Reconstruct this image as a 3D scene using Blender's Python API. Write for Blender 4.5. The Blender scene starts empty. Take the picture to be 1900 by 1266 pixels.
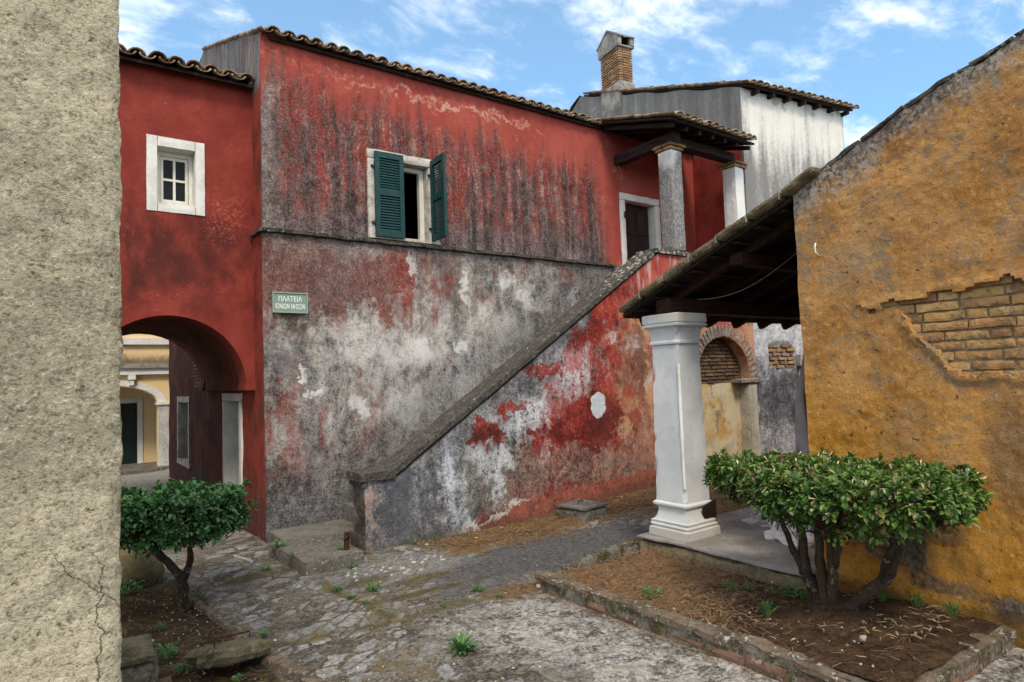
import bpy, math, random
import numpy as np
from mathutils import Vector, Matrix

# ------------------------------------------------------------------ scene, camera, light
S = 1.3                                   # layout units -> metres
scn = bpy.context.scene
COL = scn.collection
cam_d = bpy.data.cameras.new("camera")
cam = bpy.data.objects.new("camera", cam_d)
COL.objects.link(cam)
cam_d.sensor_width = 36
cam_d.lens = 22.547
cam_d.clip_start = 0.05
cam_d.clip_end = 2000


def cam_matrix(pitch, roll, yaw):
    p, r, y = map(math.radians, (pitch, roll, yaw))
    fw = Vector((math.sin(y) * math.cos(p), math.cos(y) * math.cos(p), math.sin(p)))
    rt = Vector((math.cos(y), -math.sin(y), 0))
    up = rt.cross(fw)
    rt2 = math.cos(r) * rt + math.sin(r) * up
    up2 = -math.sin(r) * rt + math.cos(r) * up
    m = Matrix((rt2, up2, -fw)).transposed().to_4x4()
    m.translation = Vector((0, 0, 1.6 * S))
    return m


cam.matrix_world = cam_matrix(3.19, -1.944, 35.91)
scn.camera = cam

SUN_EL, SUN_AZ = 52.0, 205.0              # azimuth measured from +Y toward +X
sun_d = bpy.data.lights.new("sun", 'SUN')
sun_d.energy = 1.5
sun_d.angle = math.radians(14)
sun_d.color = (1.0, 0.87, 0.70)
sun = bpy.data.objects.new("sun", sun_d)
COL.objects.link(sun)
_sd = Vector((math.sin(math.radians(SUN_AZ)) * math.cos(math.radians(SUN_EL)),
              math.cos(math.radians(SUN_AZ)) * math.cos(math.radians(SUN_EL)), math.sin(math.radians(SUN_EL))))
sun.rotation_euler = _sd.to_track_quat('Z', 'Y').to_euler()
sun.location = _sd * 40
scn.view_settings.view_transform = 'Standard'
scn.view_settings.look = 'None'
scn.view_settings.gamma = 1
scn.view_settings.exposure = 1.0


# ------------------------------------------------------------------ node-graph mini language
class E:
    def __init__(s, g, k): s.g, s.k = g, k
    def __add__(s, o): return s.g.math('ADD', s, o)
    __radd__ = __add__
    def __sub__(s, o): return s.g.math('SUBTRACT', s, o)
    def __rsub__(s, o): return s.g.math('SUBTRACT', o, s)
    def __mul__(s, o): return s.g.math('MULTIPLY', s, o)
    __rmul__ = __mul__
    def __truediv__(s, o): return s.g.math('DIVIDE', s, o)
    def __rtruediv__(s, o): return s.g.math('DIVIDE', o, s)


class G:
    def __init__(g, tree):
        g.t = tree
        g.t.nodes.clear()
        g._pos = None

    def node(g, typ, **kw):
        n = g.t.nodes.new(typ)
        for k, v in kw.items(): setattr(n, k, v)
        return n

    def put(g, sock, v):
        if isinstance(v, E): g.t.links.new(v.k, sock)
        elif isinstance(v, (tuple, list)):
            v = tuple(v)
            if sock.type == 'RGBA' and len(v) == 3: v = v + (1,)
            sock.default_value = v
        else: sock.default_value = v

    def math(g, op, a, b=0.0, c=None, clamp=False):
        n = g.node('ShaderNodeMath', operation=op, use_clamp=clamp)
        g.put(n.inputs[0], a); g.put(n.inputs[1], b)
        if c is not None: g.put(n.inputs[2], c)
        return E(g, n.outputs[0])

    def mn(g, a, b): return g.math('MINIMUM', a, b)
    def mx(g, a, b): return g.math('MAXIMUM', a, b)

    def vm(g, op, a, b):
        n = g.node('ShaderNodeVectorMath', operation=op)
        g.put(n.inputs[0], a); g.put(n.inputs[1], b)
        return E(g, n.outputs[0])

    def pos(g):
        if g._pos is None:
            n = g.node('ShaderNodeNewGeometry')
            g._pos = g.vm('MULTIPLY', E(g, n.outputs['Position']), (1 / S,) * 3)
            g._rpi = E(g, n.outputs['Random Per Island'])
            g._nrm = E(g, n.outputs['Normal'])
        return g._pos

    def island(g): g.pos(); return g._rpi
    def normal(g): g.pos(); return g._nrm

    def xyz(g, v=None):
        n = g.node('ShaderNodeSeparateXYZ')
        g.put(n.inputs[0], v if v is not None else g.pos())
        return [E(g, o) for o in n.outputs]

    def st(g, sx, sy, sz, v=None): return g.vm('MULTIPLY', v if v is not None else g.pos(), (sx, sy, sz))

    def noise(g, v, scale, detail=3.0, rough=.55, dist=0.0):
        n = g.node('ShaderNodeTexNoise')
        g.put(n.inputs['Vector'], v)
        n.inputs['Scale'].default_value = scale
        n.inputs['Detail'].default_value = detail
        n.inputs['Roughness'].default_value = rough
        n.inputs['Distortion'].default_value = dist
        return E(g, n.outputs[0])

    def noisec(g, v, scale, detail=2.0):
        n = g.node('ShaderNodeTexNoise')
        g.put(n.inputs['Vector'], v)
        n.inputs['Scale'].default_value = scale
        n.inputs['Detail'].default_value = detail
        return E(g, n.outputs[1])

    def voro(g, v, scale, feature='F1', out=0, rnd=1.0):
        n = g.node('ShaderNodeTexVoronoi', feature=feature)
        g.put(n.inputs['Vector'], v)
        n.inputs['Scale'].default_value = scale
        n.inputs['Randomness'].default_value = rnd
        return E(g, n.outputs[out])

    def ss(g, x, a, b):
        n = g.node('ShaderNodeMapRange', interpolation_type='SMOOTHSTEP')
        g.put(n.inputs[0], x)
        lo, hi = (a, b) if a < b else (b, a)
        n.inputs[1].default_value, n.inputs[2].default_value = lo, hi
        n.inputs[3].default_value, n.inputs[4].default_value = (0, 1) if a < b else (1, 0)
        return E(g, n.outputs[0])

    def mix(g, f, a, b, mode='MIX'):
        n = g.node('ShaderNodeMix', data_type='RGBA', blend_type=mode)
        g.put(n.inputs[0], f); g.put(n.inputs[6], a); g.put(n.inputs[7], b)
        return E(g, n.outputs[2])

    def ramp(g, f, stops):
        n = g.node('ShaderNodeValToRGB')
        el = n.color_ramp.elements
        while len(el) < len(stops): el.new(0.5)
        for e, (p, c) in zip(el, stops):
            e.position = p
            e.color = tuple(c) + (1,) if len(c) == 3 else c
        g.put(n.inputs[0], f)
        return E(g, n.outputs[0])

    def warp(g, v, amp, scale, detail=3.0):
        c = g.noisec(v, scale, detail)
        d = g.vm('SUBTRACT', c, (.5, .5, .5))
        return g.vm('ADD', v, g.vm('MULTIPLY', d, (amp * 2,) * 3))

    def blob(g, u, v, cu, cv, ru, rv, wob=None, amp=.5, soft=.25):
        a = (u - cu) * (1 / ru)
        b = (v - cv) * (1 / rv)
        d = g.math('SQRT', a * a + b * b)
        if wob is not None: d = d + (wob - .5) * (2 * amp)
        return g.ss(d, 1 + soft, 1 - soft)


def material(name, fn):
    m = bpy.data.materials.new(name)
    m.use_nodes = True
    g = G(m.node_tree)
    o = g.node('ShaderNodeOutputMaterial')
    b = g.node('ShaderNodeBsdfPrincipled')
    g.t.links.new(b.outputs[0], o.inputs[0])
    r = fn(g)
    g.put(b.inputs['Base Color'], r['c'])
    g.put(b.inputs['Roughness'], r.get('r', .85))
    b.inputs['Specular IOR Level'].default_value = r.get('s', .25)
    if 'm' in r: g.put(b.inputs['Metallic'], r['m'])
    if 't' in r:
        b.inputs['Subsurface Weight'].default_value = 0
        b.inputs['Transmission Weight'].default_value = 0
    if 'h' in r:
        n = g.node('ShaderNodeBump')
        n.inputs['Strength'].default_value = r.get('hs', .8)
        n.inputs['Distance'].default_value = r.get('hd', .02)
        g.put(n.inputs['Height'], r['h'])
        g.t.links.new(n.outputs[0], b.inputs['Normal'])
    if 'tr' in r:                                    # thin translucent leaf / plastic
        t = g.node('ShaderNodeBsdfTranslucent')
        g.put(t.inputs[0], r['c'])
        mx = g.node('ShaderNodeMixShader')
        mx.inputs[0].default_value = r['tr']
        g.t.links.new(b.outputs[0], mx.inputs[1]); g.t.links.new(t.outputs[0], mx.inputs[2])
        g.t.links.new(mx.outputs[0], o.inputs[0])
    return m


# ------------------------------------------------------------------ sky
world = bpy.data.worlds.new("World")
scn.world = world
world.use_nodes = True
g = G(world.node_tree)
wo = g.node('ShaderNodeOutputWorld')
bg = g.node('ShaderNodeBackground')
sky = g.node('ShaderNodeTexSky', sky_type='NISHITA', sun_disc=False)
sky.sun_elevation = math.radians(SUN_EL)
sky.sun_rotation = math.radians(SUN_AZ)
sky.air_density = 1.0
sky.dust_density = 0.6
sky.ozone_density = 1.6
tc = g.node('ShaderNodeTexCoord')
d = E(g, tc.outputs['Generated'])
dx, dy, dz = g.xyz(d)
inv = 1.0 / (g.mx(dz, 0.0) + .22)
cv = g.node('ShaderNodeCombineXYZ')
g.put(cv.inputs[0], dx * inv); g.put(cv.inputs[1], dy * inv)
cp = E(g, cv.outputs[0])
cpw = g.warp(cp, .10, 3.0, 3)
big = g.noise(cp, 1.3, 2, .5)
c1 = g.noise(g.st(1.0, 1.5, 1, cpw), 3.6, 7, .62)
c2 = g.noise(g.st(1.0, 1.3, 1, cpw), 9.0, 5, .65)
dens = c1 * .72 + c2 * .2 + big * .45
behind = g.ss(dx * .586 + dy * .809 - dz * .25, .35, -.25)  # extra cloud out of view, added to whiten the ambient light
cl = g.ss(dens + behind * .16, .62, .92)
skyc = g.mix(1.0, E(g, sky.outputs[0]), (.72, 1.14, 1.27), 'MULTIPLY')
skyc = g.mix(.16, skyc, (5.6, 7.4, 8.8))
cc = g.mix(cl * .95, skyc, (9.4, 9.5, 9.6))
g.put(bg.inputs[0], cc)
bg.inputs[1].default_value = 0.092
g.t.links.new(bg.outputs[0], wo.inputs[0])

# ------------------------------------------------------------------ numpy value noise
def _h(i, j, k, s):
    n = (i * 374761393 + j * 668265263 + k * 2147483647 + s * 974634241) & 0xFFFFFFFF
    n = ((n ^ (n >> 13)) * 1274126177) & 0xFFFFFFFF
    return ((n ^ (n >> 16)) & 0xFFFF) / 65535.0


def vnoise(p, scale, seed=0):
    q = np.asarray(p, float) * scale
    i = np.floor(q).astype(np.int64)
    f = q - i
    f = f * f * (3 - 2 * f)
    r = 0
    for a in (0, 1):
        for b in (0, 1):
            for c in (0, 1):
                w = (f[:, 0] if a else 1 - f[:, 0]) * (f[:, 1] if b else 1 - f[:, 1]) * (f[:, 2] if c else 1 - f[:, 2])
                r = r + w * _h(i[:, 0] + a, i[:, 1] + b, i[:, 2] + c, seed)
    return r - .5


def fbm(p, scale, octs=4, gain=.5, seed=0):
    r, a = 0, 1.0
    for o in range(octs):
        r = r + a * vnoise(p, scale * 2 ** o, seed + o * 7)
        a *= gain
    return r


def sstep(x, a, b):
    t = np.clip((np.asarray(x, float) - a) / (b - a), 0, 1)
    return t * t * (3 - 2 * t)


# ------------------------------------------------------------------ mesh builder
class MB:
    def __init__(s): s.v, s.f, s.cuts = [], [], []

    def cut(s): s.cuts.append((len(s.v), len(s.f))); return s

    def add(s, vs, fs):
        o = len(s.v)
        s.v.extend(map(tuple, vs))
        s.f.extend([tuple(i + o for i in f) for f in fs])
        return s

    def quad(s, a, b, c, d): return s.add([a, b, c, d], [(0, 1, 2, 3)])

    def obox(s, c, ax, ay, az):
        c, ax, ay, az = map(np.array, (c, ax, ay, az))
        vs = [c + i * ax + j * ay + k * az for i in (-1, 1) for j in (-1, 1) for k in (-1, 1)]
        return s.add(vs, [(0, 1, 3, 2), (4, 6, 7, 5), (0, 4, 5, 1), (2, 3, 7, 6), (0, 2, 6, 4), (1, 5, 7, 3)])

    def box(s, x0, x1, y0, y1, z0, z1):
        return s.obox(((x0 + x1) / 2, (y0 + y1) / 2, (z0 + z1) / 2), ((x1 - x0) / 2, 0, 0), (0, (y1 - y0) / 2, 0), (0, 0, (z1 - z0) / 2))

    def rbox(s, x0, x1, y0, y1, z0, z1, step=.04, amp=.006, scale=9, seed=0, M=None, rnd=.012, shape=None):
        """box with gridded, welded, worn faces"""
        ns = [max(1, int(round((b - a) / step))) for a, b in ((x0, x1), (y0, y1), (z0, z1))]
        L = [np.linspace(a, b, n + 1) for (a, b), n in zip(((x0, x1), (y0, y1), (z0, z1)), ns)]
        idx, vs, fs = {}, [], []

        def vid(i, j, k):
            key = (i, j, k)
            if key not in idx:
                idx[key] = len(vs)
                vs.append((L[0][i], L[1][j], L[2][k]))
            return idx[key]
        nx, ny, nz = ns
        for i in range(nx):
            for j in range(ny):
                fs.append((vid(i, j, 0), vid(i, j + 1, 0), vid(i + 1, j + 1, 0), vid(i + 1, j, 0)))
                fs.append((vid(i, j, nz), vid(i + 1, j, nz), vid(i + 1, j + 1, nz), vid(i, j + 1, nz)))
            for k in range(nz):
                fs.append((vid(i, 0, k), vid(i + 1, 0, k), vid(i + 1, 0, k + 1), vid(i, 0, k + 1)))
                fs.append((vid(i, ny, k), vid(i, ny, k + 1), vid(i + 1, ny, k + 1), vid(i + 1, ny, k)))
        for j in range(ny):
            for k in range(nz):
                fs.append((vid(0, j, k), vid(0, j, k + 1), vid(0, j + 1, k + 1), vid(0, j + 1, k)))
                fs.append((vid(nx, j, k), vid(nx, j + 1, k), vid(nx, j + 1, k + 1), vid(nx, j, k + 1)))
        P = np.array(vs, float)
        mid = np.array([(x0 + x1) / 2, (y0 + y1) / 2, (z0 + z1) / 2])
        hs = np.array([(x1 - x0) / 2, (y1 - y0) / 2, (z1 - z0) / 2])
        on = (np.abs(np.abs(P - mid) - hs) < 1e-6)
        edge = on.sum(1) >= 2
        P = P - np.where(on & edge[:, None], np.sign(P - mid) * rnd, 0)
        if amp:
            D = np.stack([fbm(P + 31 * q, scale, 3, .55, seed + q) for q in range(3)], 1) * amp * 2
            P = P + D
        if shape is not None: P = shape(P)
        if M is not None: P = np.array([tuple(M @ Vector(p)) for p in P])
        return s.add(P, fs)

    def tube(s, pts, rad, seg=8, cap=True, seed=0, bump=0):
        pts = [Vector(p) for p in pts]
        rs = rad if isinstance(rad, (list, tuple)) else [rad] * len(pts)
        rng = random.Random(seed)
        vs, fs = [], []
        up = Vector((0.3, 0.2, 1)).normalized()
        for i, p in enumerate(pts):
            t = (pts[min(i + 1, len(pts) - 1)] - pts[max(i - 1, 0)]).normalized()
            a = t.cross(up)
            if a.length < .15: a = t.cross(Vector((1, 0, 0)))
            a.normalize()
            b = t.cross(a)
            for k in range(seg):
                an = 2 * math.pi * k / seg
                r = rs[i] * (1 + bump * (rng.random() - .5))
                vs.append(p + r * (math.cos(an) * a + math.sin(an) * b))
        for i in range(len(pts) - 1):
            for k in range(seg):
                fs.append((i * seg + k, i * seg + (k + 1) % seg, (i + 1) * seg + (k + 1) % seg, (i + 1) * seg + k))
        if cap:
            fs.append(tuple(range(seg))[::-1]); fs.append(tuple((len(pts) - 1) * seg + k for k in range(seg)))
        return s.add(vs, fs)

    def pier(s, prof, c0, m=9, amp=.003, chip=.03, seed=0):
        """square moulded pier with slightly wavy faces and chipped corners"""
        base = []
        for (ax, ay), (bx, by) in (((-1, -1), (1, -1)), ((1, -1), (1, 1)), ((1, 1), (-1, 1)), ((-1, 1), (-1, -1))):
            for k in range(m):
                t = k / m
                base.append((ax + (bx - ax) * t, ay + (by - ay) * t))
        base = np.array(base); n = len(base)
        P = np.array([(c0[0] + h * q[0], c0[1] + h * q[1], z) for h, z in prof for q in base])
        B = np.tile(base, (len(prof), 1)); H = np.repeat([h for h, _ in prof], n)
        corner = np.clip((np.abs(B).min(1) - .80) / .2, 0, 1)
        ch = np.clip(fbm(P, 11, 3, .6, seed) - .06, 0, .5) * chip * 2 * corner
        d = fbm(P, 6, 3, .5, seed + 3) * amp * 2
        N = B / np.linalg.norm(B, axis=1)[:, None]
        P[:, :2] += N * (d - ch * 1.2)[:, None]
        fs = [(i * n + k, i * n + (k + 1) % n, (i + 1) * n + (k + 1) % n, (i + 1) * n + k) for i in range(len(prof) - 1) for k in range(n)]
        fs += [tuple(range(n))[::-1], tuple((len(prof) - 1) * n + k for k in range(n))]
        return s.add(P, fs)

    def sweep(s, prof, c0, ax, ay):
        """square pier: prof = [(half, z)], centre c0 xy, unit axes"""
        vs, fs = [], []
        for h, z in prof:
            for a, b in ((-1, -1), (1, -1), (1, 1), (-1, 1)):
                vs.append((c0[0] + h * (a * ax[0] + b * ay[0]), c0[1] + h * (a * ax[1] + b * ay[1]), z))
        n = len(prof)
        for i in range(n - 1):
            for k in range(4):
                fs.append((i * 4 + k, i * 4 + (k + 1) % 4, (i + 1) * 4 + (k + 1) % 4, (i + 1) * 4 + k))
        fs.append((3, 2, 1, 0)); fs.append(tuple((n - 1) * 4 + k for k in range(4)))
        return s.add(vs, fs)


def plaster(mb, O, U, V, N, ur, vr, step=.06, holes=(), thick=.25, amp=.006, scale=5, top=None, topz=0, seed=0, push=None, base=None):
    """wall on plane O+u*U+v*V facing N; holes (u0,u1,v0,v1) or ('arch',cu,spring,ru,rv,v0); back-extruded skirt"""
    O, U, V, N = map(lambda q: np.array(q, float), (O, U, V, N))
    def brk(r, ex):
        L = list(np.linspace(r[0], r[1], max(2, int(round((r[1] - r[0]) / step)) + 1)))
        for e in ex:
            if r[0] < e < r[1]:
                L = [q for q in L if abs(q - e) > step * .45 or q in r] + [e]
        return np.array(sorted(set(L)))
    exu, exv = [], []
    for h in holes:
        if h[0] == 'arch': exu += [h[1] - h[3], h[1] + h[3], h[1]]; exv += [h[2], h[5]]
        else: exu += h[:2]; exv += h[2:4]
    us, vs = brk(ur, exu), brk(vr, exv)
    nu, nv = len(us), len(vs)
    uu, vv = np.meshgrid(us, vs, indexing='ij')
    cu, cvv = (us[:-1] + us[1:]) / 2, (vs[:-1] + vs[1:]) / 2
    CU, CV = np.meshgrid(cu, cvv, indexing='ij')
    keep = np.ones_like(CU, bool)
    for h in holes:
        if h[0] == 'arch':
            _, c, sp, ru, rv, v0 = h
            keep &= ~((((CU - c) / ru) ** 2 + ((CV - sp) / rv) ** 2 < 1) & (CV >= sp))
            keep &= ~((np.abs(CU - c) < ru) & (CV < sp) & (CV > v0))
        else:
            keep &= ~((CU > h[0]) & (CU < h[1]) & (CV > h[2]) & (CV < h[3]))
    used = np.zeros((nu, nv), int)
    for a in (0, 1):
        for b in (0, 1): used[a:nu - 1 + a, b:nv - 1 + b] += keep
    u2, v2 = uu.copy(), vv.copy()
    for h in holes:
        if h[0] == 'arch':
            _, c, sp, ru, rv, v0 = h
            du, dv = (uu - c) / ru, (vv - sp) / rv
            d = np.sqrt(du ** 2 + dv ** 2)
            inner = np.zeros_like(used, bool); inner[1:-1, 1:-1] = True
            m = inner & (used > 0) & (used < 4) & (vv > sp + 1e-6) & (d < 1.2) & (d > .7)
            u2[m] = c + du[m] / d[m] * ru
            v2[m] = sp + dv[m] / d[m] * rv
    if top is not None:
        tz = top(u2)
        t = np.clip((v2 - topz) / (vr[1] - topz), 0, 1)
        v2 = np.where(v2 > topz, topz + t * (tz - topz), v2)
    if base is not None:
        bz = base(u2)
        v2 = np.maximum(v2, bz)
    P = O + u2[..., None] * U + v2[..., None] * V
    fl = P.reshape(-1, 3)
    disp = fbm(fl, scale, 4, .5, seed) * amp * 2
    if push is not None: disp = disp + push(u2.ravel(), v2.ravel())
    fl = fl + disp[:, None] * N
    ids = -np.ones(nu * nv, int)
    sel = used.ravel() > 0
    ids[sel] = np.arange(sel.sum())
    verts = fl[sel]
    idg = ids.reshape(nu, nv)
    flip = np.dot(np.cross(U, V), N) < 0
    faces, edges = [], {}
    for i, j in zip(*np.nonzero(keep)):
        q = (idg[i, j], idg[i + 1, j], idg[i + 1, j + 1], idg[i, j + 1])
        if flip: q = q[::-1]
        q = tuple(int(x) for x in q)
        faces.append(q)
        for k in range(4):
            e = (q[k], q[(k + 1) % 4])
            if (e[1], e[0]) in edges: del edges[(e[1], e[0])]
            else: edges[e] = 1
    nv0 = len(verts)
    bm_ = {}
    ex = []
    for a, b in edges:
        for q in (a, b):
            if q not in bm_:
                bm_[q] = nv0 + len(ex)
                ex.append(verts[q] - N * (thick + disp[sel][q]))
        faces.append((b, a, bm_[a], bm_[b]))
    mb.add(list(map(tuple, verts)) + [tuple(e) for e in ex], faces)
    return mb


def build(name, mb, mat, parent=None, loc=(0, 0, 0), smooth=False, label=None):
    if mb.cuts:                                       # separate pieces, each its own part
        out = None
        cs = mb.cuts + [(len(mb.v), len(mb.f))]
        for (v0, f0), (v1, f1) in zip(cs[:-1], cs[1:]):
            if v1 == v0: continue
            t = MB(); t.v = mb.v[v0:v1]; t.f = [tuple(i - v0 for i in f) for f in mb.f[f0:f1]]
            out = build(name, t, mat, parent, loc, smooth, label)
        return out
    base = parent.get('_loc') if parent is not None else None
    L = Vector(base) if base is not None else Vector(loc)
    me = bpy.data.meshes.new(name)
    V = (np.array(mb.v, float) - np.array(L)) * S
    me.from_pydata(V.tolist(), [], mb.f)
    me.update()
    for m in (mat if isinstance(mat, (list, tuple)) else [mat]): me.materials.append(m)
    if smooth:
        me.polygons.foreach_set('use_smooth', [True] * len(me.polygons))
        if smooth == 'sharp': me.set_sharp_from_angle(angle=math.radians(50))
    o = bpy.data.objects.new(name, me)
    COL.objects.link(o)
    if parent is not None:
        o.parent = parent
    else:
        o.location = L * S
    o['_loc'] = tuple(L)
    if label: o['label'] = label
    return o


def thing(name, label, cat, loc, group=None):
    o = bpy.data.objects.new(name, None)
    COL.objects.link(o)
    o.location = Vector(loc) * S
    o.empty_display_size = .2
    o['_loc'] = tuple(loc)
    o['label'] = label; o['category'] = cat
    if group: o['group'] = group
    return o


def tag(o, label, cat, group=None):
    o['label'] = label; o['category'] = cat
    if group: o['group'] = group
    return o


def kind(o, k): o['kind'] = k; return o


X_, Y_, Z_ = (1, 0, 0), (0, 1, 0), (0, 0, 1)


def gz(x, y):
    x, y = np.asarray(x, float), np.asarray(y, float)
    r = .10 * sstep(x, 3.6, 6.6) + .16 * sstep(x, 6.6, 8.8)
    r = r * sstep(y, 2.0, 5.0)
    r = r + .07 * sstep(x, 2.4, 3.4) * (1 - sstep(y, 1.5, 3.6))
    r = r - .05 * sstep(y, 6.0, 8.0) * (1 - sstep(x, 1.6, 2.2))
    return r


# ------------------------------------------------------------------ materials
RED = (.43, .085, .058); RED2 = (.25, .035, .024); GREY = (.165, .15, .142); LG = (.44, .42, .39)
WHT = (.66, .65, .63); DRK = (.03, .028, .027); PINK = (.56, .26, .2)


def blotch(g, u, v, cu, cv, ru, rv, w1, w2, f, soft=.3):
    """ragged patch: ellipse in already-warped coordinates, fringed by fine noise"""
    a = (u - cu) * (1 / ru)
    b = (v - cv) * (1 / rv)
    d = g.math('SQRT', a * a + b * b) + (w1 - .5) * 1.3 + (w2 - .5) * 1.6
    return g.ss(d, 1.0 + soft, 1.0 - soft) * f


def warped(g, a1=.26, a2=.16):
    P = g.pos()
    x, y, z = g.xyz()
    n1, n2 = g.xyz(g.noisec(P, 3.4, 3)), g.xyz(g.noisec(P, 14, 4))
    return (x + (n1[0] - .5) * (2 * a1) + (n2[0] - .5) * (2 * a2), z + (n1[2] - .5) * (2 * a1) + (n2[2] - .5) * (2 * a2))


def m_red_house(g):
    P = g.pos(); x, y, z = g.xyz(); xw, zw = warped(g)
    wp = g.warp(P, .12, 2.2)
    ws = g.warp(P, .03, 5)
    low = g.noise(wp, .9, 3)
    pa = g.noise(wp, 3.0, 7, .68)
    pb = g.noise(g.st(1, 1, .75, g.vm('ADD', wp, (7, 3, 5))), 1.9, 6, .7)
    mv = g.noise(g.st(1, 1, .6, g.vm('ADD', wp, (2, 9, 4))), 9, 6, .72)
    mv2 = g.noise(g.st(1, 1, .8, g.vm('ADD', wp, (5, 1, 8))), 6, 7, .74)
    st = g.noise(g.st(1, 1, .085), 5.0, 4, .6)
    st2 = g.noise(g.st(1, 1, .055, g.vm('ADD', ws, (3, 1, 0))), 12, 5, .62)
    gr = g.noise(P, 46, 5, .72)
    gr2 = g.noise(g.vm('ADD', P, (9, 4, 2)), 20, 5, .76)
    grit = gr * .45 + gr2 * .25 + mv * .30
    # clean paint near the eaves and round the porch
    c_clean = g.mix(g.ss(low + (mv - .5) * .5, .35, .65), (.345, .075, .058), (.28, .052, .040))
    c_clean = g.mix(g.ss(pa * .6 + gr2 * .5, .60, .72) * .8, c_clean, (.52, .17, .12))
    c_clean = g.mix(blotch(g, xw, zw + x * .008, 4.1, 5.13, 1.3, .035, mv2, gr2, .5, .5) * g.ss(mv + gr * .3, .5, .72), c_clean, (.64, .44, .33))
    c_clean = g.mix(g.ss(gr2 * .5 + mv2 * .6, .66, .76) * .7 * g.ss(z, 4.2, 4.9), c_clean, (.60, .36, .27))
    # weathered mixtures
    c_gry = g.ramp(grit, [(.38, (.030, .026, .025)), (.46, (.10, .086, .080)), (.53, (.205, .178, .163)), (.61, (.38, .345, .31)), (.70, (.56, .53, .49))])
    c_red_d = g.ramp(grit, [(.37, (.055, .016, .014)), (.46, (.155, .030, .024)), (.56, (.275, .062, .046)), (.67, (.44, .21, .16))])
    c_brn = g.ramp(grit, [(.36, (.055, .026, .022)), (.48, (.125, .062, .053)), (.6, (.25, .15, .13)), (.72, (.45, .35, .31))])
    # upper storey: grime runs down in narrow streaks
    hgt = g.ss(z, 5.0, 3.3)
    gm = st * .55 + st2 * .8 + pb * .35 + (gr2 - .5) * .6 + hgt * .07 + g.ss(x, 4.0, 6.2) * g.ss(z, 4.4, 3.7) * .07 + g.ss(x, 2.4, 1.9) * .07
    up = g.mix(g.ss(gm, .86, 1.03) * .85, c_red_d, c_gry)
    up = g.mix(g.ss(pa + (gr - .5) * .6 + (st2 - .5) * .7, .44, .58) * .75, up, c_brn)
    up = g.mix(g.ss(st2 * .5 + mv * .5 + (gr - .5) * .5, .52, .66) * .6 * g.ss(z, 3.2, 4.6), up, (.46, .30, .255))
    up = g.mix(g.ss(mv2 + (st2 - .5) * .8 + (gr - .5) * .4, .62, .72) * .6, up, g.mix(.5, c_red_d, (.30, .05, .036)))
    up = g.mix(g.ss(st - (gr2 - .5) * .6, .40, .30) * .55, up, (.06, .055, .058))
    up = g.mix(g.ss(z + (mv - .5) * .5 + (st2 - .5) * .35, 3.72, 3.34) * .65, up, g.mix(g.ss(grit, .42, .6), (.052, .05, .056), (.24, .23, .235)))
    st3 = g.noise(g.st(1, 1, .045, g.vm('ADD', ws, (8, 8, 0))), 10, 4, .6)
    up = g.mix(g.ss(st3 + (gr2 - .5) * .5 + (st - .5) * .5, .465, .585) * .86, up, g.mix(g.ss(grit, .44, .60), (.022, .018, .018), (.115, .090, .085)))
    up = g.mix(g.ss(pa + (st2 - .5) * .8 + (gr2 - .5) * .5 + g.ss(x, 3.2, 2.2) * .12 + g.ss(z, 4.4, 3.4) * .06, .58, .74) * .6, up, g.mix(g.ss(grit, .44, .6), (.030, .021, .020), (.15, .10, .092)))
    dirty_top = z + (st - .5) * 1.7 + (st2 - .5) * .7 + (gr2 - .5) * .3 + x * .055
    up = g.mix(g.ss(x + (mv2 - .5) * .3 + (gr2 - .5) * .2, 2.08, 1.88) * .7, up, c_gry)
    dm = g.ss(dirty_top, 5.22, 4.70)
    fade = g.ss(x + (mv2 - .5) * .5 + (z - 4) * .16, 6.95, 6.55)
    up = g.mix(dm * fade, c_clean, up)
    # ground storey: washed-out grey and white render with red remains
    tone = grit * .62 + pb * .52 + mv2 * .56 - .295 + g.ss(z, .25, 1.3) * .07 - g.ss(z, 2.3, 3.0) * .05 + g.ss(x, 2.3, 3.4) * .035 - g.ss(x, 4.6, 6) * .03 + (st - .5) * .18
    lo = g.ramp(tone + (gr - .5) * .10, [(.47, (.032, .029, .028)), (.55, (.095, .087, .081)), (.62, (.19, .174, .16)), (.69, (.325, .30, .272)), (.78, (.54, .52, .485))])
    lo = g.mix(g.ss(mv2 + (gr - .5) * .5, .5, .64) * .35, lo, (.36, .31, .255))
    lo = g.mix(g.ss(g.noise(g.vm('ADD', wp, (1, 1, 4)), 1.5, 5, .6) + (gr2 - .5) * .3, .52, .66) * .25, lo, (.17, .175, .20))
    redm = g.ss(z, 2.0, 2.8) * .12 + g.ss(x, 2.5, 1.85) * .07 - g.ss(x, 3.8, 4.6) * .08 + g.ss(z, 1.3, .8) * .02
    rmask = g.ss(g.noise(g.st(1, 1, .5, wp), 3.4, 7, .74) + redm + (st2 - .5) * .35 + (gr - .5) * .45, .555, .68)
    lo = g.mix(rmask * .78, lo, g.mix(g.ss(mv, .42, .58) * .6, c_red_d, c_brn))
    for (cx, cz, rx, rz, f) in ((3.36, 2.92, .22, .30, .85), (3.15, 2.5, .08, .40, .8), (3.5, 2.72, .10, .45, .7), (2.95, 2.85, .12, .4, .6), (6.1, 2.98, .2, .10, .5), (2.05, 1.2, .12, .4, .6), (2.6, 2.3, .12, .25, .6), (5.6, 2.45, .3, .06, .5)):
        lo = g.mix(blotch(g, xw, zw, cx, cz, rx, rz, mv2, gr2, f), lo, c_red_d)
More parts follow.
